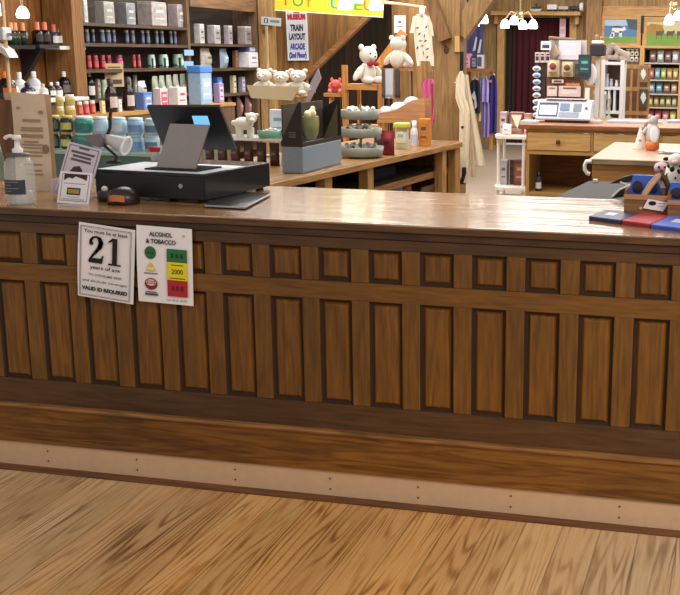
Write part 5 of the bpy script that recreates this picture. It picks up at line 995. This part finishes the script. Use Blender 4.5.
# label scale
b=atz(563,122.5,zi); k=ppm(b); s=1/k
t=T('label_scale','white and grey label printing scale with tilted screen on the island','scale',b,-.03)
BODY=pm((206,214,226),.35,.05); P(t,'foot_base',G().box(-18*s,24*s,-3*s,14*s,0,2.4*s),pm((50,52,58),.5))
g=G().prism([(-5*s,2.4*s),(16*s,2.4*s),(16*s,22*s),(6*s,21*s),(-6*s,4*s)],-27*s,28*s,'yz'); P(t,'body',g,BODY)
n=Vector((0,-17,12)).normalized()
def onp(x,v,o=.004): a=Vector((0,-6*s,4*s)); c=Vector((0,6*s,21*s)); p=a+(c-a)*v; nn=Vector((0,-(c-a).z,(c-a).y)).normalized(); return (x*s,(p+nn*o).y,(p+nn*o).z)
def pl(x0,x1,v0,v1,o=.004): return G().add([onp(x0,v0,o),onp(x1,v0,o),onp(x1,v1,o),onp(x0,v1,o)],[(0,1,2,3)])
P(t,'screen_bezel',pl(-25,-5.5,.12,.88),pm((44,52,70),.3)); P(t,'screen',pl(-24,-6.5,.18,.74,.006),pm((190,202,230),.2,.05,emit=.25),label='pale lit screen'); P(t,'small_screen',pl(-3.5,6,.45,.85),pm((110,130,170),.3,.2)); P(t,'keypad',pl(-4,16,.1,.36),pm((150,160,180),.4)); P(t,'label_slot',pl(10,18,.42,.85),pm((130,140,156),.4)); P(t,'button',G().cyl(onp(23,.6,0),onp(23,.6,.012),.012),pm((90,100,120),.4))
P(t,'weigh_plate',G().box(-20*s,22*s,5*s,17*s,22.1*s,23.2*s,0,.004).box(-8*s,8*s,7*s,15*s,21*s,22.05*s),pm((190,180,184),.25,.05,metal=.5))
# flat goods along the island top
for i,(px,w_,c,lb) in enumerate(((528,16,(206,214,216),'white and green paper pads at the left end of the island top'),(594,12,(206,206,200),'white paper pad right of the label scale'),(634,54,(222,224,226),'long white marble slab on the island top behind the figurines'),(690,46,(186,206,226),'pale blue glass slab at the right end of the island top'))):
    p=atz(px,123.5,zi); kk=ppm(p); t=T('flat_slab' if i>1 else 'paper_pad',lb,'slab' if i>1 else 'paper pad',(p.x,p.y+.05,zi)); P(t,'slab' if i>1 else 'pad',G().box(-w_/2/kk,w_/2/kk,-.04,.12,0,.022,0,.003),pm(c,.2 if i>1 else .7,.1)); P(t,'top_sheet',G().box(-w_*.42/kk,w_*.42/kk,-.02,.1,.0222,.027),pm(tuple(min(255,v+14) for v in c),.25,.15,sc=20))

# ------------------------------------------------------------------ lower table in front of the island
zt2=.87; c=atz(589,158.5,zt2); yt2=c.y; bk_=atz(650,143,zt2).y; k=ppm(c)
t=T('packing_table','pale topped packing table with rounded white edge in front of the island','table',(c.x,yt2,0)); TL=2.2; td=min(bk_-yt2,yi-.1-yt2)
x0=.0; PT=wood((156,130,106),(192,166,140),'x',.8,.35)
P(t,'top',G().box(.0,TL,0,td,zt2-.03,zt2,0,.006),PT); P(t,'front_edge',G().box(.01,TL,-.012,-.0005,zt2-.035,zt2-.004),wood((120,96,70),(170,144,112),'x',1,.5))
P(t,'rounded_end',G().tube([(.02,-.012,zt2-.018),(-.015,-.012,zt2-.02),(-.026,-.012,zt2-.045),(-.025,-.012,zt2-.075),(-.008,-.012,zt2-.1),(.012,-.012,zt2-.105)],.015),pm((236,232,222),.4,.03),label='white rounded edging')
P(t,'front_panel',G().box(.02,TL-.05,.02,.05,.0,zt2-.031),wood((170,116,54),(206,152,84),'x',1,.55)); P(t,'side_panel',G().box(.02,.05,.051,td-.05,0,zt2-.031),OAKZ)
# gnome figurines, tray
p=atz(640,149,zt2); kk=ppm(p); s=1/kk
t=T('white_figurine','small white gnome figurine with a grey green leaf on the packing table','figurine',p); P(t,'body',G().lathe([(6*s,0),(6.4*s,2*s),(4*s,10*s),(2.4*s,17*s),(.5*s,24*s)],n=16),pm((232,226,218),.6,.05)); P(t,'leaf',G().prism([(2*s,14*s),(6*s,19*s),(7*s,28*s),(3*s,24*s)],-.01,.01),pm((150,138,108),.7,.15)); P(t,'base',G().box(-7.5*s,6*s,-4*s,4*s,0,1.2*s),WHITE); P(t,'nose',G().ell((0,-4.4*s,9*s),1.3*s),pm((196,140,120),.6))
p=atz(652,150.5,zt2); t=T('white_figurine','white round bellied figurine on an orange base on the packing table','figurine',p); P(t,'base',G().lathe([(5.5*s,0),(7*s,2*s),(6.8*s,8*s),(5*s,9*s)],n=18),pm((216,112,44),.5,.1),label='orange base'); P(t,'body',G().ell((0,0,17*s),(6.8*s,5.5*s,11*s)),pm((206,200,200),.6,.1)); P(t,'oval_tag',G().ell((2.0*s,-5.4*s,16*s),(4.6*s,1*s,8*s)),pm((240,240,246),.5,.02)); P(t,'head',G().ell((0,0,29*s),(5*s,4.5*s,5*s)).ell((-3.5*s,0,33*s),2*s,nu=8,nv=6).ell((3.5*s,0,33*s),2*s,nu=8,nv=6),pm((196,186,184),.7,.2)); P(t,'arm',G().cyl((-6*s,-1*s,22*s),(-9*s,-4*s,17*s),1.6*s),pm((200,192,190),.7))
p=atz(676,155,zt2); t=T('glass_tray','clear glass tray at the right on the packing table','tray',(p.x+.05,p.y+.12,zt2)); P(t,'tray',G().lathe([(.1,0),(.16,.02),(.15,.02),(.09,.004),(.001,.004)],n=24).xf(Matrix.Diagonal((1.3,.8,1,1))),pm((206,220,226),.1,.05,alpha=.6)); P(t,'knob',G().ell((0,0,.014),(.03,.03,.012)),pm((222,226,230),.2))
# slate topped low bench
zs_=.76; c0=atz(553,198,zs_); c1_=atz(589,181,zs_); 
t=T('slate_bench','low bench with a dark grey slate top between the counter and packing table','bench',(c0.x,c0.y,0)); y1=min(c1_.y,yt2-.04)-c0.y
P(t,'top',G().prism([(0-.3*0,-.9),(1.3,-.9),(1.3,y1),(c1_.x-c0.x,y1),(0,0)],zs_-.03,zs_,'xy'),pm((50,48,46),.75,.3,sc=9)); P(t,'cabinet',G().box(.03,1.25,-.85,y1-.03,0,zs_-.031),pm((70,60,52),.7,.2))
p=atz(587,180,zs_); t=T('white_cube_box','tiny white box at the back corner of the slate bench','box',(c1_.x+.05,c0.y+y1-.06,zs_)); carton(t,.028,.028,.02,WHITE,PAPER)
# cow plush and pink owl mug standing on the slate bench at right
p=atz(676,196,zs_); p.y=yt2-.3; w0=at(675,165,p.y); kk=ppm(w0); s=1/kk
t=T('plush_cow','white plush cow with black patches sitting behind the baskets','plush toy',(w0.x+.0,p.y,zs_)); H_=w0.z-zs_+8*s
P(t,'body',G().lathe([(8*s,0),(10*s,H_*.3),(8*s,H_*.62),(4*s,H_*.75)],n=16),PLUSH); hd=P(t,'head',G().ell((1*s,-3*s,H_*.88),(8*s,7*s,7*s)),PLUSH)
for x,z_,r in ((-2,.55,2.6),(4,.45,2.4),(6,.7,2),(-6,.3,2.4),(1,.25,2.2),(-6,.66,1.6)): P(t,'black_patch',G().ell((x*s,-math.sqrt(max(4,81-x*x))*s*.93,H_*z_),(r*s,1.2*s,r*1.2*s),nu=9,nv=6),BLACK)
P(hd,'ear',G().ell((-9*s,-2*s,H_*.92),(3*s,1.4*s,2*s)),BLACK); P(hd,'ear',G().ell((10*s,-2*s,H_*.92),(3*s,1.4*s,2*s)),BLACK); P(hd,'muzzle',G().ell((1*s,-9*s,H_*.82),(4*s,3*s,3*s)),pm((226,190,186),.9))
w0=at(661,173,yt2-.22); t=T('owl_plush','round pinkish grey plush owl beside the plush cow','plush toy',(w0.x,yt2-.22,zs_)); H_=w0.z-zs_; P(t,'body',G().lathe([(5*s,0),(6.5*s,H_*.3),(5.5*s,H_*.8),(5*s,H_)],n=16),pm((150,120,90),.9,.2)); P(t,'head',G().ell((0,0,H_+5*s),(7.5*s,6.5*s,6.5*s)),pm((206,182,188),.9,.15)); P(t,'beak',G().ell((1*s,-6.5*s,H_+3*s),(2*s,1.2*s,1.5*s)),pm((120,20,36),.6)); P(t,'eye',G().ell((4*s,-6*s,H_+6.5*s),1.3*s,nu=8,nv=6),BLACK); P(t,'eye',G().ell((-2*s,-6.4*s,H_+6.5*s),1.3*s,nu=8,nv=6),BLACK)

# ------------------------------------------------------------------ spinner rack and goods behind the island
yb=8.6; q=lambda px,py: at(px,py,yb); k=ppm(q(560,80)); s=1/k; bx=q(562,100).x
sp=T('spinner_rack','tall brown spinner rack with pegged goods behind the label scale','spinner rack',(bx,yb,0)); X=lambda px: q(px,90).x-bx; Zz=lambda py: q(562,py).z
BR=wood((84,52,34),(124,80,54),'x',1,.6)
P(sp,'pole',G().cyl((0,.12,.06),(0,.12,Zz(42)),.03),STEEL); P(sp,'base',G().cyl((0,.12,0),(0,.12,.06),.3,n=24),BLACK); P(sp,'back_board',G().box(X(545),X(583),.02,.05,Zz(125),Zz(76)),BR); P(sp,'upper_board',G().box(X(548),X(585),.02,.05,Zz(76)+.001,Zz(40)),pm((190,184,178),.6,.1)); P(sp,'side_wing',G().box(X(534),X(546)-.002,.02,.04,Zz(120),Zz(62)),pm((60,44,40),.6)); P(sp,'top_branch',G().tube([(X(548),-.02,Zz(38)),(X(560),-.02,Zz(39)),(X(575),-.02,Zz(40))],.02),pm((120,96,80),.8,.2))
def peg(px0,py0,px1,py1,label,name,cat,body,f1=None,f2=None,kind='flat',grp=None,dy=-.03):
    b=q((px0+px1)/2,py1); t=T(name,label,cat,(b.x,yb+dy,b.z),0,grp); w_,h_=(px1-px0)*s,(py1-py0)*s
    if kind=='flat': P(t,'card',G().box(-w_/2,w_/2,-.008,.008,0,h_),pm(body,.6,.12,sc=20)); 
    if kind=='flat' and f1: P(t,'print',rect(rect(G(),-w_*.36,w_*.36,h_*.2,h_*.6,-.0095,0),-w_*.3,w_*.3,h_*.7,h_*.85,-.0095,1),pm(f1,.6,.2,sc=40),pm(f2 or f1,.6))
    if kind=='bag': P(t,'bag',G().grid(lambda u,v:(-w_/2+u*w_,-.05*math.sin(u*PI)*math.sin(v*PI)**.5,v*h_),8,8).grid(lambda u,v:(-w_/2+u*w_,.008,v*h_),2,2),pm(body,.9,.15,sc=30)); P(t,'print',G().ell((0,-.05,h_*.62),(w_*.28,.012,h_*.2),nu=10,nv=6),pm(f1,.8)); P(t,'lettering_band',G().box(-w_*.3,w_*.3,-.056,-.05,h_*.2,h_*.32),pm(f2,.8))
    P(t,'hook',G().cyl((0,-.005,h_*.96),(0,.05-dy-.03 if dy<0 else .03,h_*.96),.006,n=6),STEEL); return t
peg(559,41,581,59.5,'large pale grey blank sheet on the spinner rack','grey_sheet','sheet',(206,204,214),(212,210,220),(214,212,222))
peg(541.5,41.5,551.5,50,'white square tag with a black arrow mark at the top left of the spinner rack','arrow_tag','tag',(232,232,236),(60,60,66),(180,190,206),dy=-.04)
for i in range(3): peg(535.5+i*5.2,52.5,540+i*5.2,62.5,f'dark framed magnet, {ORD[i]} of the row of three on the spinner rack','framed_magnet','magnet',(206,190,190),(60,30,34),(50,30,30))
for i in range(8): 
    yy=66+i*6.6; t=peg(533.2,yy,541.5,yy+5.4,f'small pale oval keyring, {("topmost","second","third","fourth","fifth","sixth","seventh","lowest")[i]} in the column left of brown board','oval_keyring','keyring',(196,200,206),(150,160,176),(110,120,140),kind='none'); P(t,'oval',G().ell((0,-.01,2.7*s),(4.3*s,.012,2.7*s)),pm((206,210,216) if i not in (1,2) else (166,196,226),.4,.15,sc=40)); P(t,'inner_mark',G().ell((0,-.02,2.5*s),(2.4*s,.006,1.3*s),nu=10,nv=6),pm((110,116,126),.5,.2))
peg(549.5,43,561,59,'dried grey brown twig bouquet hanging beside the grey sheet','twig_bouquet','bouquet',(110,92,80),kind='none'); o=bpy.data.objects['twig_bouquet']
for i in range(7): P(o,'twig',G().tube([(0,-.02,14*s),((i-3)*.9*s,-.03,8*s),((i-3)*1.7*s,-.03-.004*i,(1+abs(i-3))*s)],[.012,.02,.006],6),pm((128+i*6,110+i*5,96+i*4),.9,.2))
peg(547.5,60,560,77,'burlap bag with a dark red emblem on the spinner rack','burlap_bag','bag',(196,178,144),(120,60,60),(120,96,76),'bag')
peg(562,62,573.5,77,'burlap bag with a curled black emblem on the spinner rack','burlap_bag','bag',(192,174,136),(96,70,50),(120,100,76),'bag')
peg(575,64,579,77,'narrow dark green packet beside the burlap bags','green_packet','packet',(56,58,40),(80,80,56),(60,60,40))
peg(552.5,79.5,564,83,'small white name plaque with a heart at the top of the brown board','heart_plaque','plaque',(222,206,196),(60,40,40),(90,60,60))
peg(566,83,580,86,'orange strip label on the brown board','orange_strip','label',(206,120,60),(214,140,84),(190,100,50))
peg(547.5,86,557.5,96,'left pinkish white packet on the brown board','pink_packet','packet',(214,190,184),(226,206,200),(150,110,110))
peg(559,86,581,96.5,'wide pinkish white packet with dark script on the brown board','pink_packet','packet',(216,190,186),(228,206,204),(120,80,80))
# hand shaped paddle with teal box
yq=8.2; q=lambda px,py: at(px,py,yq); k=ppm(q(586,90)); s=1/k; b=q(586,122)
t=T('paddle_stand','white paddle stand rising behind the label scale','stand',(b.x,yq,0)); zt_=q(586,100).z; P(t,'stem',G().box(-2*s,2.5*s,0,.03,.02,zt_+12*s),WHITE); P(t,'paddle',G().ell((3*s,.015,zt_+25*s),(6.5*s,.02,11*s)),pm((226,226,226),.5,.04)); P(t,'base',G().box(-.1,.1,-.08,.1,0,.02),WHITE)
t=T('teal_box','dark teal printed box hanging on the white paddle stand','box',(q(585,76).x,yq-.034,q(585,76).z)); carton(t,12.5*s,.06,21*s,pm((34,52,56),.5,.15),pm((44,74,78),.5,.2,sc=30),pm((70,190,176),.5)); P(t,'lower_flap',G().prism([(-6*s,0),(6*s,0),(3*s,-3.5*s),(-2*s,-3.5*s)],-.03,.03),pm((40,56,60),.5))
t=T('black_speaker_box','black box with a white top on the shelf post right of the spinner rack','box',(q(597,56).x,yq+.1,q(597,56).z)); P(t,'box',G().box(-7.5*s,7*s,-.1,.08,0,11.5*s,0,.012),pm((40,38,42),.6,.1)); P(t,'support_post',G().box(-2*s,2*s,-.03,.03,-q(597,56).z,-.001),pm((206,204,200),.5,.06)); P(t,'white_top',G().box(-6*s,5*s,-.08,.06,11.6*s,15*s,0,.01),pm((226,222,218),.5)); P(t,'ornament',G().ell((-2*s,0,18*s),(2.4*s,2.2*s,3.2*s)).ell((3*s,0,17*s),(2*s,2*s,2.4*s)),pm((150,110,80),.6,.3))
# white lattice shelf with trinkets, pillars
yl2=8.9; q=lambda px,py: at(px,py,yl2); k=ppm(q(610,90)); s=1/k; b=q(612,125); X=lambda px: q(px,90).x-b.x; Zz=lambda py: q(612,py).z
t=T('white_lattice_shelf','white lattice shelf with cubby holes behind the island','shelf',(b.x,yl2,0)); WP=pm((222,220,222),.5,.06)
for px in (602.5,621.5): P(t,'post',G().box(X(px-1.8),X(px+1.8),0,.26,0,Zz(60)),WP)
for py in (63,88,112): P(t,'board',G().box(X(604.4),X(619.6),.0,.25,Zz(py)-.02,Zz(py)+.012),WP)
for px in (609,614.5): P(t,'divider',G().box(X(px)-.012,X(px)+.012,.01,.24,Zz(112)+.0125,Zz(88)-.0205),WP)
P(t,'back_panel',G().box(X(604.4),X(619.6),.255,.27,.3,Zz(62)),pm((120,96,84),.7,.25))
zc=Zz(88)+.0125
for i,(px,h,c,lb) in enumerate(((606,12,(206,206,210),'white slim vase at the left on the lattice shelf'),(610,7,(190,196,206),'low grey cup on the lattice shelf'),(615.5,6,(232,230,226),'round white bowl at the right on the lattice shelf'))):
    t=T('small_vase',lb,'vase',(q(px,88).x,yl2+.1,zc)); P(t,'body',G().lathe([(1.4*s,0),(1.9*s,h*.4*s),(1.1*s,h*.8*s),(1.5*s,h*s)],n=12),pm(c,.4,.1)); P(t,'rim',G().lathe([(1.5*s,h*s),(1.7*s,(h+.5)*s)],n=12),WHITE)
t=T('antler_branch','grey driftwood antler arching over the white lattice shelf','driftwood',(q(612,62).x,yl2+.1,Zz(60)+.001)); p_=lambda px,py: (q(px,py).x-q(612,62).x,0,q(px,py).z-Zz(60)+.02)
DW=pm((150,136,126),.85,.25,sc=30)
for pts in (((604,61),(608,54),(612,48),(616,52),(620,58),(622,62)),((606,58),(610,50),(611,46)),((614,60),(618,53),(624,57),(627,62)),((616,60),(621,60),(626,63))): P(t,'branch',G().tube([p_(*v) for v in pts],[.03,.045,.045,.036,.026,.02][:len(pts)],7),DW)
P(t,'foot_piece',G().box(-6*s,6*s,-.05,.05,0,.05,0,.015),DW)
for i,(px,h) in enumerate(((604.5,24),(608.5,20))):
    p=atz(px,124,zi); p.y=7.45; w0=at(px,124,7.45); kk=ppm(w0); t=T('glass_candlestick',f'clear greenish glass candlestick, {"left" if i==0 else "right"} of the pair on the island top','candlestick',(w0.x,7.45,zi)); P(t,'stem',G().lathe([(3/kk,0),(3/kk,.01),(1/kk,.04),(1.6/kk,h*.5/kk),(.9/kk,h*.7/kk),(2.2/kk,h*.95/kk),(2.4/kk,h/kk)],n=14),pm((180,190,180),.15,.2,alpha=.7)); P(t,'candle',G().cyl((0,0,h/kk+.001),(0,0,(h+3)/kk),1/kk),pm((206,214,206),.5))
for i,(py,c) in enumerate(((78,(196,176,140)),(90,(176,150,120)),(101,(206,186,160)),(112,(190,166,130)))):
    b_=at(595.5,py+9,8.3); kk=ppm(b_); t=T('hanging_pouch',f'small tan pouch, {("top","second","third","lowest")[i]} in the column right of the paddle','pouch',(b_.x,8.3,b_.z)); bag(t,6/kk,.05,9/kk,pm(c,.8,.2),pm((120,90,70),.8,.2),pm((226,210,190),.8)); P(t,'cord',G().cyl((0,0,9/kk),(0,0,11/kk),.008),BLACK)
# wooden crate rack with leaf picture
yw=9.6; q=lambda px,py: at(px,py,yw); k=ppm(q(636,90)); s=1/k; b=q(636,125); X=lambda px: q(px,90).x-b.x; Zz=lambda py: q(636,py).z
WD=wood((134,96,54),(180,136,84),'z',1,.6)
t=T('slatted_rack','tall wooden slatted rack with arched openings behind the island','rack',(b.x,yw,0))
for px in (623.5,631,638,648.5): P(t,'slat',G().box(X(px)-1.1*s,X(px)+1.1*s,0,.05,0,Zz(64)),WD)
for py in (66.5,89,113): P(t,'cross_board',G().box(X(622),X(650),-.012,-.0005,Zz(py)-2*s,Zz(py)+2*s),WD)
P(t,'back',G().box(X(624),X(648),.2,.22,0,Zz(66)),pm((110,78,46),.8,.2))
for py0,py1,lb in ((82,66.5,'upper'),(106,89.5,'lower')):
    v=q(643.3,py0); t=T('leaf_picture',f'framed white leaf picture, {lb} one on the wooden rack','picture',(v.x,yw-.03,v.z)); w_,h_=8.6*s,(py0-py1)*s; P(t,'board',G().box(-w_/2,w_/2,-.01,.012,0,h_),pm((130,104,70) if lb=='upper' else (70,64,60),.7,.15))
    g=G(); [flat(g,[(0,h_*.12),(w_*.2*math.sin(a)-.022*math.cos(a),h_*(.3+.28*math.cos(a))),(w_*.42*math.sin(a),h_*(.2+.68*math.cos(a))),(w_*.2*math.sin(a)+.022*math.cos(a),h_*(.26+.28*math.cos(a)))],-.0115-.0012*i_) for i_,a in enumerate((-1.0,-.5,.5,1.0,0))]; P(t,'leaf',g,pm((222,218,210),.6))
# ------------------------------------------------------------------ built-in wall shelves at the back right
yB=15.1; q=lambda px,py: at(px,py,yB); k=ppm(q(650,80)); s=1/k
xa,xb,xm_=q(602,80).x,q(706,80).x,q(641,80).x
t=T('product_shelves','light wood product shelves built along the back wall under two pictures','shelves',(xa,yB,0)); LW=PINEZ
hz=q(640,48).z; X=lambda px: q(px,80).x-xa
P(t,'top_board',G().box(0,xb-xa,0,.36,hz-.001,hz+2.4*s),PINE)
for px,w_ in ((602,4),(641,4.5),(681,4.5)): P(t,'stile',G().box(X(px)-w_*.5*s,X(px)+w_*.5*s,0,.36,0,hz-.0015),LW)
P(t,'back_panel',G().box(.05,xb-xa-.01,.365,.385,0,hz),pm((64,50,40),.8,.2))
rows=[q(660,y).z for y in (62.5,79.5,93.5,107)]+[q(660,122).z]
for z_ in rows: P(t,'shelf_board',G().box(X(641)+2.3*s,X(681)-2.3*s,.02,.36,z_-2.2*s,z_),pm((70,54,44),.6,.15)); P(t,'price_rail',G().box(X(641)+2.3*s,X(681)-2.3*s,.012,.0195,z_-1.4*s,z_-.2*s),pm((196,186,170),.5))
for z_ in rows[:4]: P(t,'shelf_board',G().box(X(602)+2.1*s,X(641)-2.3*s,.02,.36,z_-2.2*s,z_),pm((90,70,54),.6,.15))
COLS=[[('brown',(120,84,72)),('mint',(190,206,196)),('dark plum',(110,70,74)),('white',(222,222,226))],[('coral red',(206,84,74)),('sky blue',(130,180,206)),('lime green',(190,206,106)),('orange',(222,160,84)),('yellow',(226,200,110))],[('slate blue',(140,160,176)),('teal blue',(96,150,170)),('rust',(150,96,76)),('tan',(196,160,120))],[('gold',(206,176,96)),('mustard',(190,150,80)),('olive',(176,166,90)),('straw',(214,190,120)),('pale green',(190,196,140))],[('crimson',(170,40,50)),('bright red',(196,50,56)),('pink',(206,120,120)),('lemon',(222,206,96))]]
RN=('top','second','third','fourth','lowest')
for r_,row_ in enumerate(COLS):
    n_=len(row_); 
    for i,(cn,c) in enumerate(row_):
        px=647.5+(i+.5)*(30.5/n_); w_=28/n_*s; z_=rows[r_]; 
        c=tuple(int(v*.62+52) for v in c)
        t=T('product_bag',f'{cn} bag on the {RN[r_]} row of the back product shelves','bag',(q(px,80).x,yB+.13,z_)); bag(t,w_,.12,(11.3 if r_ else 11.8)*s,pm(c,.4,.25,sc=12),pm(tuple(min(255,int(v*1.25)) for v in c),.5,.25,sc=20),pm((226,222,210),.5))
g=None
for i in range(9):
    px=626.5+(i%3)*4.4; zz=rows[0]+(i//3)*5.6*s; t=T('tea_caddy',f'white caddy with dark dot, {ORD[i%3]} in the {("bottom","middle","top")[i//3]} row of nine','caddy',(q(px,80).x,yB+.12,zz)); P(t,'box',G().box(-2*s,2*s,-.06,.06,0,5.2*s,0,.02),pm((222,216,200),.5,.08)); P(t,'dot',G().ell((0,-.062,2.6*s),(1*s,.01,1.1*s),nu=9,nv=6),pm((50,44,44),.5))
for i,(px0,py0,px1,py1,lab) in enumerate(((604,20,636.5,43,'left painting of a white cow before blue hills on the back wall'),(646.5,22,690,46,'right painting of grazing animals on green grass on the back wall'))):
    Yp=15.34; A=lambda px,py: at(px,py,Yp); b=A((px0+px1)/2,py1); kk=ppm(b); w_,h_=(px1-px0)/kk,(py1-py0)/kk
    t=T('farm_painting',lab,'painting',(b.x,Yp,b.z)); fr=G(); T_=.07
    fr.box(-w_/2-T_,w_/2+T_,-.02,.015,-T_,0).box(-w_/2-T_,w_/2+T_,-.02,.015,h_,h_+T_).box(-w_/2-T_,-w_/2,-.02,.015,0,h_).box(w_/2,w_/2+T_,-.02,.015,0,h_); P(t,'frame',fr,PINE)
    g=G(); Y0=-.004
    if i==0:
        rect(g,-w_/2,w_/2,h_*.72,h_,Y0,0); flat(g,[(-w_/2,h_*.25),(w_/2,h_*.25),(w_/2,h_*.95),(w_*.2,h_*.75),(-w_*.1,h_*.68),(-w_/2,h_*.74)],Y0-.001,1); rect(g,-w_/2,w_/2,0,h_*.28,Y0-.002,2)
        flat(g,[(w_*.25,h_*.6),(w_/2,h_*.55),(w_/2,h_),(w_*.15,h_)],Y0-.0015,5)
        x0,z0=-w_*.1,h_*.3; flat(g,[(x0-w_*.18,z0+.16*h_),(x0-w_*.16,z0+.33*h_),(x0+w_*.14,z0+.32*h_),(x0+w_*.22,z0+.4*h_),(x0+w_*.27,z0+.26*h_),(x0+w_*.16,z0+.2*h_),(x0+w_*.12,z0+.13*h_)],Y0-.003,3)
        for dx in (-.16,-.11,.08,.12): rect(g,x0+w_*dx-.012,x0+w_*dx+.012,z0-.04*h_,z0+.2*h_,Y0-.003,3)
        flat(g,[(-w_*.34,h_*.2),(-w_*.22,h_*.2),(-w_*.24,h_*.38),(-w_*.31,h_*.36)],Y0-.003,3)
    else:
        rect(g,-w_/2,w_/2,h_*.45,h_,Y0,6); flat(g,[(-w_/2,0),(w_/2,0),(w_/2,h_*.55),(0,h_*.5),(-w_/2,h_*.52)],Y0-.001,2); flat(g,[(-w_/2,h_*.5),(-w_*.1,h_*.5),(-w_*.15,h_*.85),(-w_*.4,h_*.9),(-w_/2,h_*.8)],Y0-.0015,5)
        for x0 in (-.22,.02,.26): flat(g,[(w_*(x0-.07),h_*.42),(w_*(x0-.07),h_*.6),(w_*(x0+.07),h_*.6),(w_*(x0+.1),h_*.66),(w_*(x0+.12),h_*.56),(w_*(x0+.07),h_*.42)],Y0-.002,4); rect(g,w_*(x0-.06),w_*(x0-.045),h_*.28,h_*.45,Y0-.002,4); rect(g,w_*(x0+.05),w_*(x0+.065),h_*.28,h_*.45,Y0-.002,4)
    P(t,'canvas',g,pm((176,200,226),.6,.1),pm((86,130,176),.6,.25,sc=6),pm((120,160,72),.6,.2,sc=8),pm((236,234,228),.6,.03),pm((96,84,66),.6,.2),pm((70,90,100) if i==0 else (170,130,66),.6,.3,sc=10),pm((206,196,150),.6,.1))
for i,px in enumerate((598.5,642)): v=at(px,33,15.3); t=T('iron_hinge_strap',f'dark iron strap on the back wall, {"left" if i==0 else "right"} of the cow painting','iron strap',(v.x,15.32,v.z)); P(t,'strap',G().box(-.025,.025,-.012,.012,0,.28),BLACK); P(t,'pin',G().cyl((0,-.03,.24),(0,-.012,.24),.02),BLACK)

# ------------------------------------------------------------------ lamps
GLOW=pm((255,244,226),.4,.0,emit=7); BRASS=pm((170,150,120),.35,.05,metal=.6)
def lamp(Y,hub,shades,r,h,label,arms=True):
    b=at(hub[0],hub[1],Y); t=T('ceiling_lamp',label,'lamp',b); kk=ppm(b)
    P(t,'rod',G().cyl((0,0,0),(0,0,3.28-b.z),.014),BRASS); P(t,'hub',G().ell((0,0,0),(.06,.06,.05)),BRASS)
    for i,(px,py) in enumerate(shades):
        dy=(-.12,.1,.12,-.1)[i%4]; c=at(px,py,Y+dy)-b; rr,hh=r/kk,h/kk
        P(t,'arm',G().tube([(0,0,0),(c.x*.6,c.y*.6,.05),(c.x,c.y,c.z+hh*.55)],.011),BRASS)
        P(t,'shade',G().lathe([(rr*.35,hh*.5),(rr*.75,hh*.25),(rr*1.0,-hh*.15),(rr*.9,-hh*.45),(rr*.001,-hh*.46)],(c.x,c.y,c.z),14),GLOW,label='glowing white tulip shade')
lamp(12,(520,15.5),((505,24),(514,20.5),(523,25),(533,24.5)),4.8,9,'four shade ceiling lamp hanging before the red curtain')
lamp(7,(360,-14),((345,4),(356,-3),(376,4.5)),7.5,12,'ceiling lamp with white shades hanging in front of the yellow banner')
lamp(11,(478,8),((475,21),(483.5,18.5)),5,11,'ceiling lamp with two white shades half hidden by the post brace')
lamp(12,(673,6),((669,20),(678,16)),5,10,'ceiling lamp with white shades at the top right edge')
lamp(4.2,(12,-18),((-2,10),(22.5,12.5)),6.5,12,'ceiling lamp with two bright shades at the top left edge')
p=onl(458,5.4); v=at(463,10,6.2); 
for i,(px,py) in enumerate(((461,14.5),(465,9),(467.5,4.5))):
    w0=at(px,py,5.4); t=T('string_bulb',f'small white globe bulb, {("lowest","middle","highest")[i]} of three strung above the brace','bulb',(w0.x,5.4,w0.z)); P(t,'globe',G().ell((0,0,0),.014,nu=10,nv=7),pm((250,244,236),.4,0,emit=2)); P(t,'socket',G().cyl((0,0,.012),(0,0,.04),.008),BLACK); P(t,'wire',G().cyl((0,0,.04),(0,0,3.29-w0.z),.003,n=5),BLACK)

cam = bpy.data.cameras.new('camera'); co = bpy.data.objects.new('camera', cam); C.objects.link(co)
co.matrix_world = Matrix(((RT.x,UP.x,-FW.x,CAM.x),(RT.y,UP.y,-FW.y,CAM.y),(RT.z,UP.z,-FW.z,CAM.z),(0,0,0,1)))
cam.sensor_fit = 'HORIZONTAL'; cam.sensor_width = 36; cam.lens = F_/680*36; cam.shift_x = (340-CX)/680; cam.clip_end = 60; cam.clip_start = .05
bpy.context.scene.camera = co
sc = bpy.context.scene
sc.view_settings.view_transform = 'Standard'; sc.view_settings.look = 'None'; sc.view_settings.exposure = 0
w = bpy.data.worlds.new('room_air'); sc.world = w; w.use_nodes = True
bg = w.node_tree.nodes['Background']; bg.inputs['Color'].default_value = (1,.95,.9,1); bg.inputs['Strength'].default_value = .52
def area(name, loc, sx, sy, power, col=(1,.88,.74), rot=(0,0,0), spread=PI):
    l = bpy.data.lights.new(name, 'AREA'); l.shape = 'RECTANGLE'; l.size = sx; l.size_y = sy; l.energy = power; l.color = col; l.spread = spread
    o = bpy.data.objects.new(name, l); C.objects.link(o); o.location = loc; o.rotation_euler = rot
    return o
area('front_fill_light', (2.2,-2.4,3.5), 2.2, 2.2, 260, (1,.94,.87), (math.radians(-22),math.radians(8),0))  # unseen area light added as frontal fill
area('shop_ceiling_light', (-2.4,3.4,3.25), 3.5, 3.0, 190, (1,.96,.91))
area('shop_ceiling_light', (-3.6,7.3,3.25), 3.5, 3.0, 230, (1,.96,.91))
area('shop_ceiling_light', (-1.2,11.8,3.25), 4.5, 4.5, 300, (1,.96,.91))
area('shop_ceiling_light', (0.2,7.6,3.25), 2.6, 3.6, 130, (1,.96,.91))
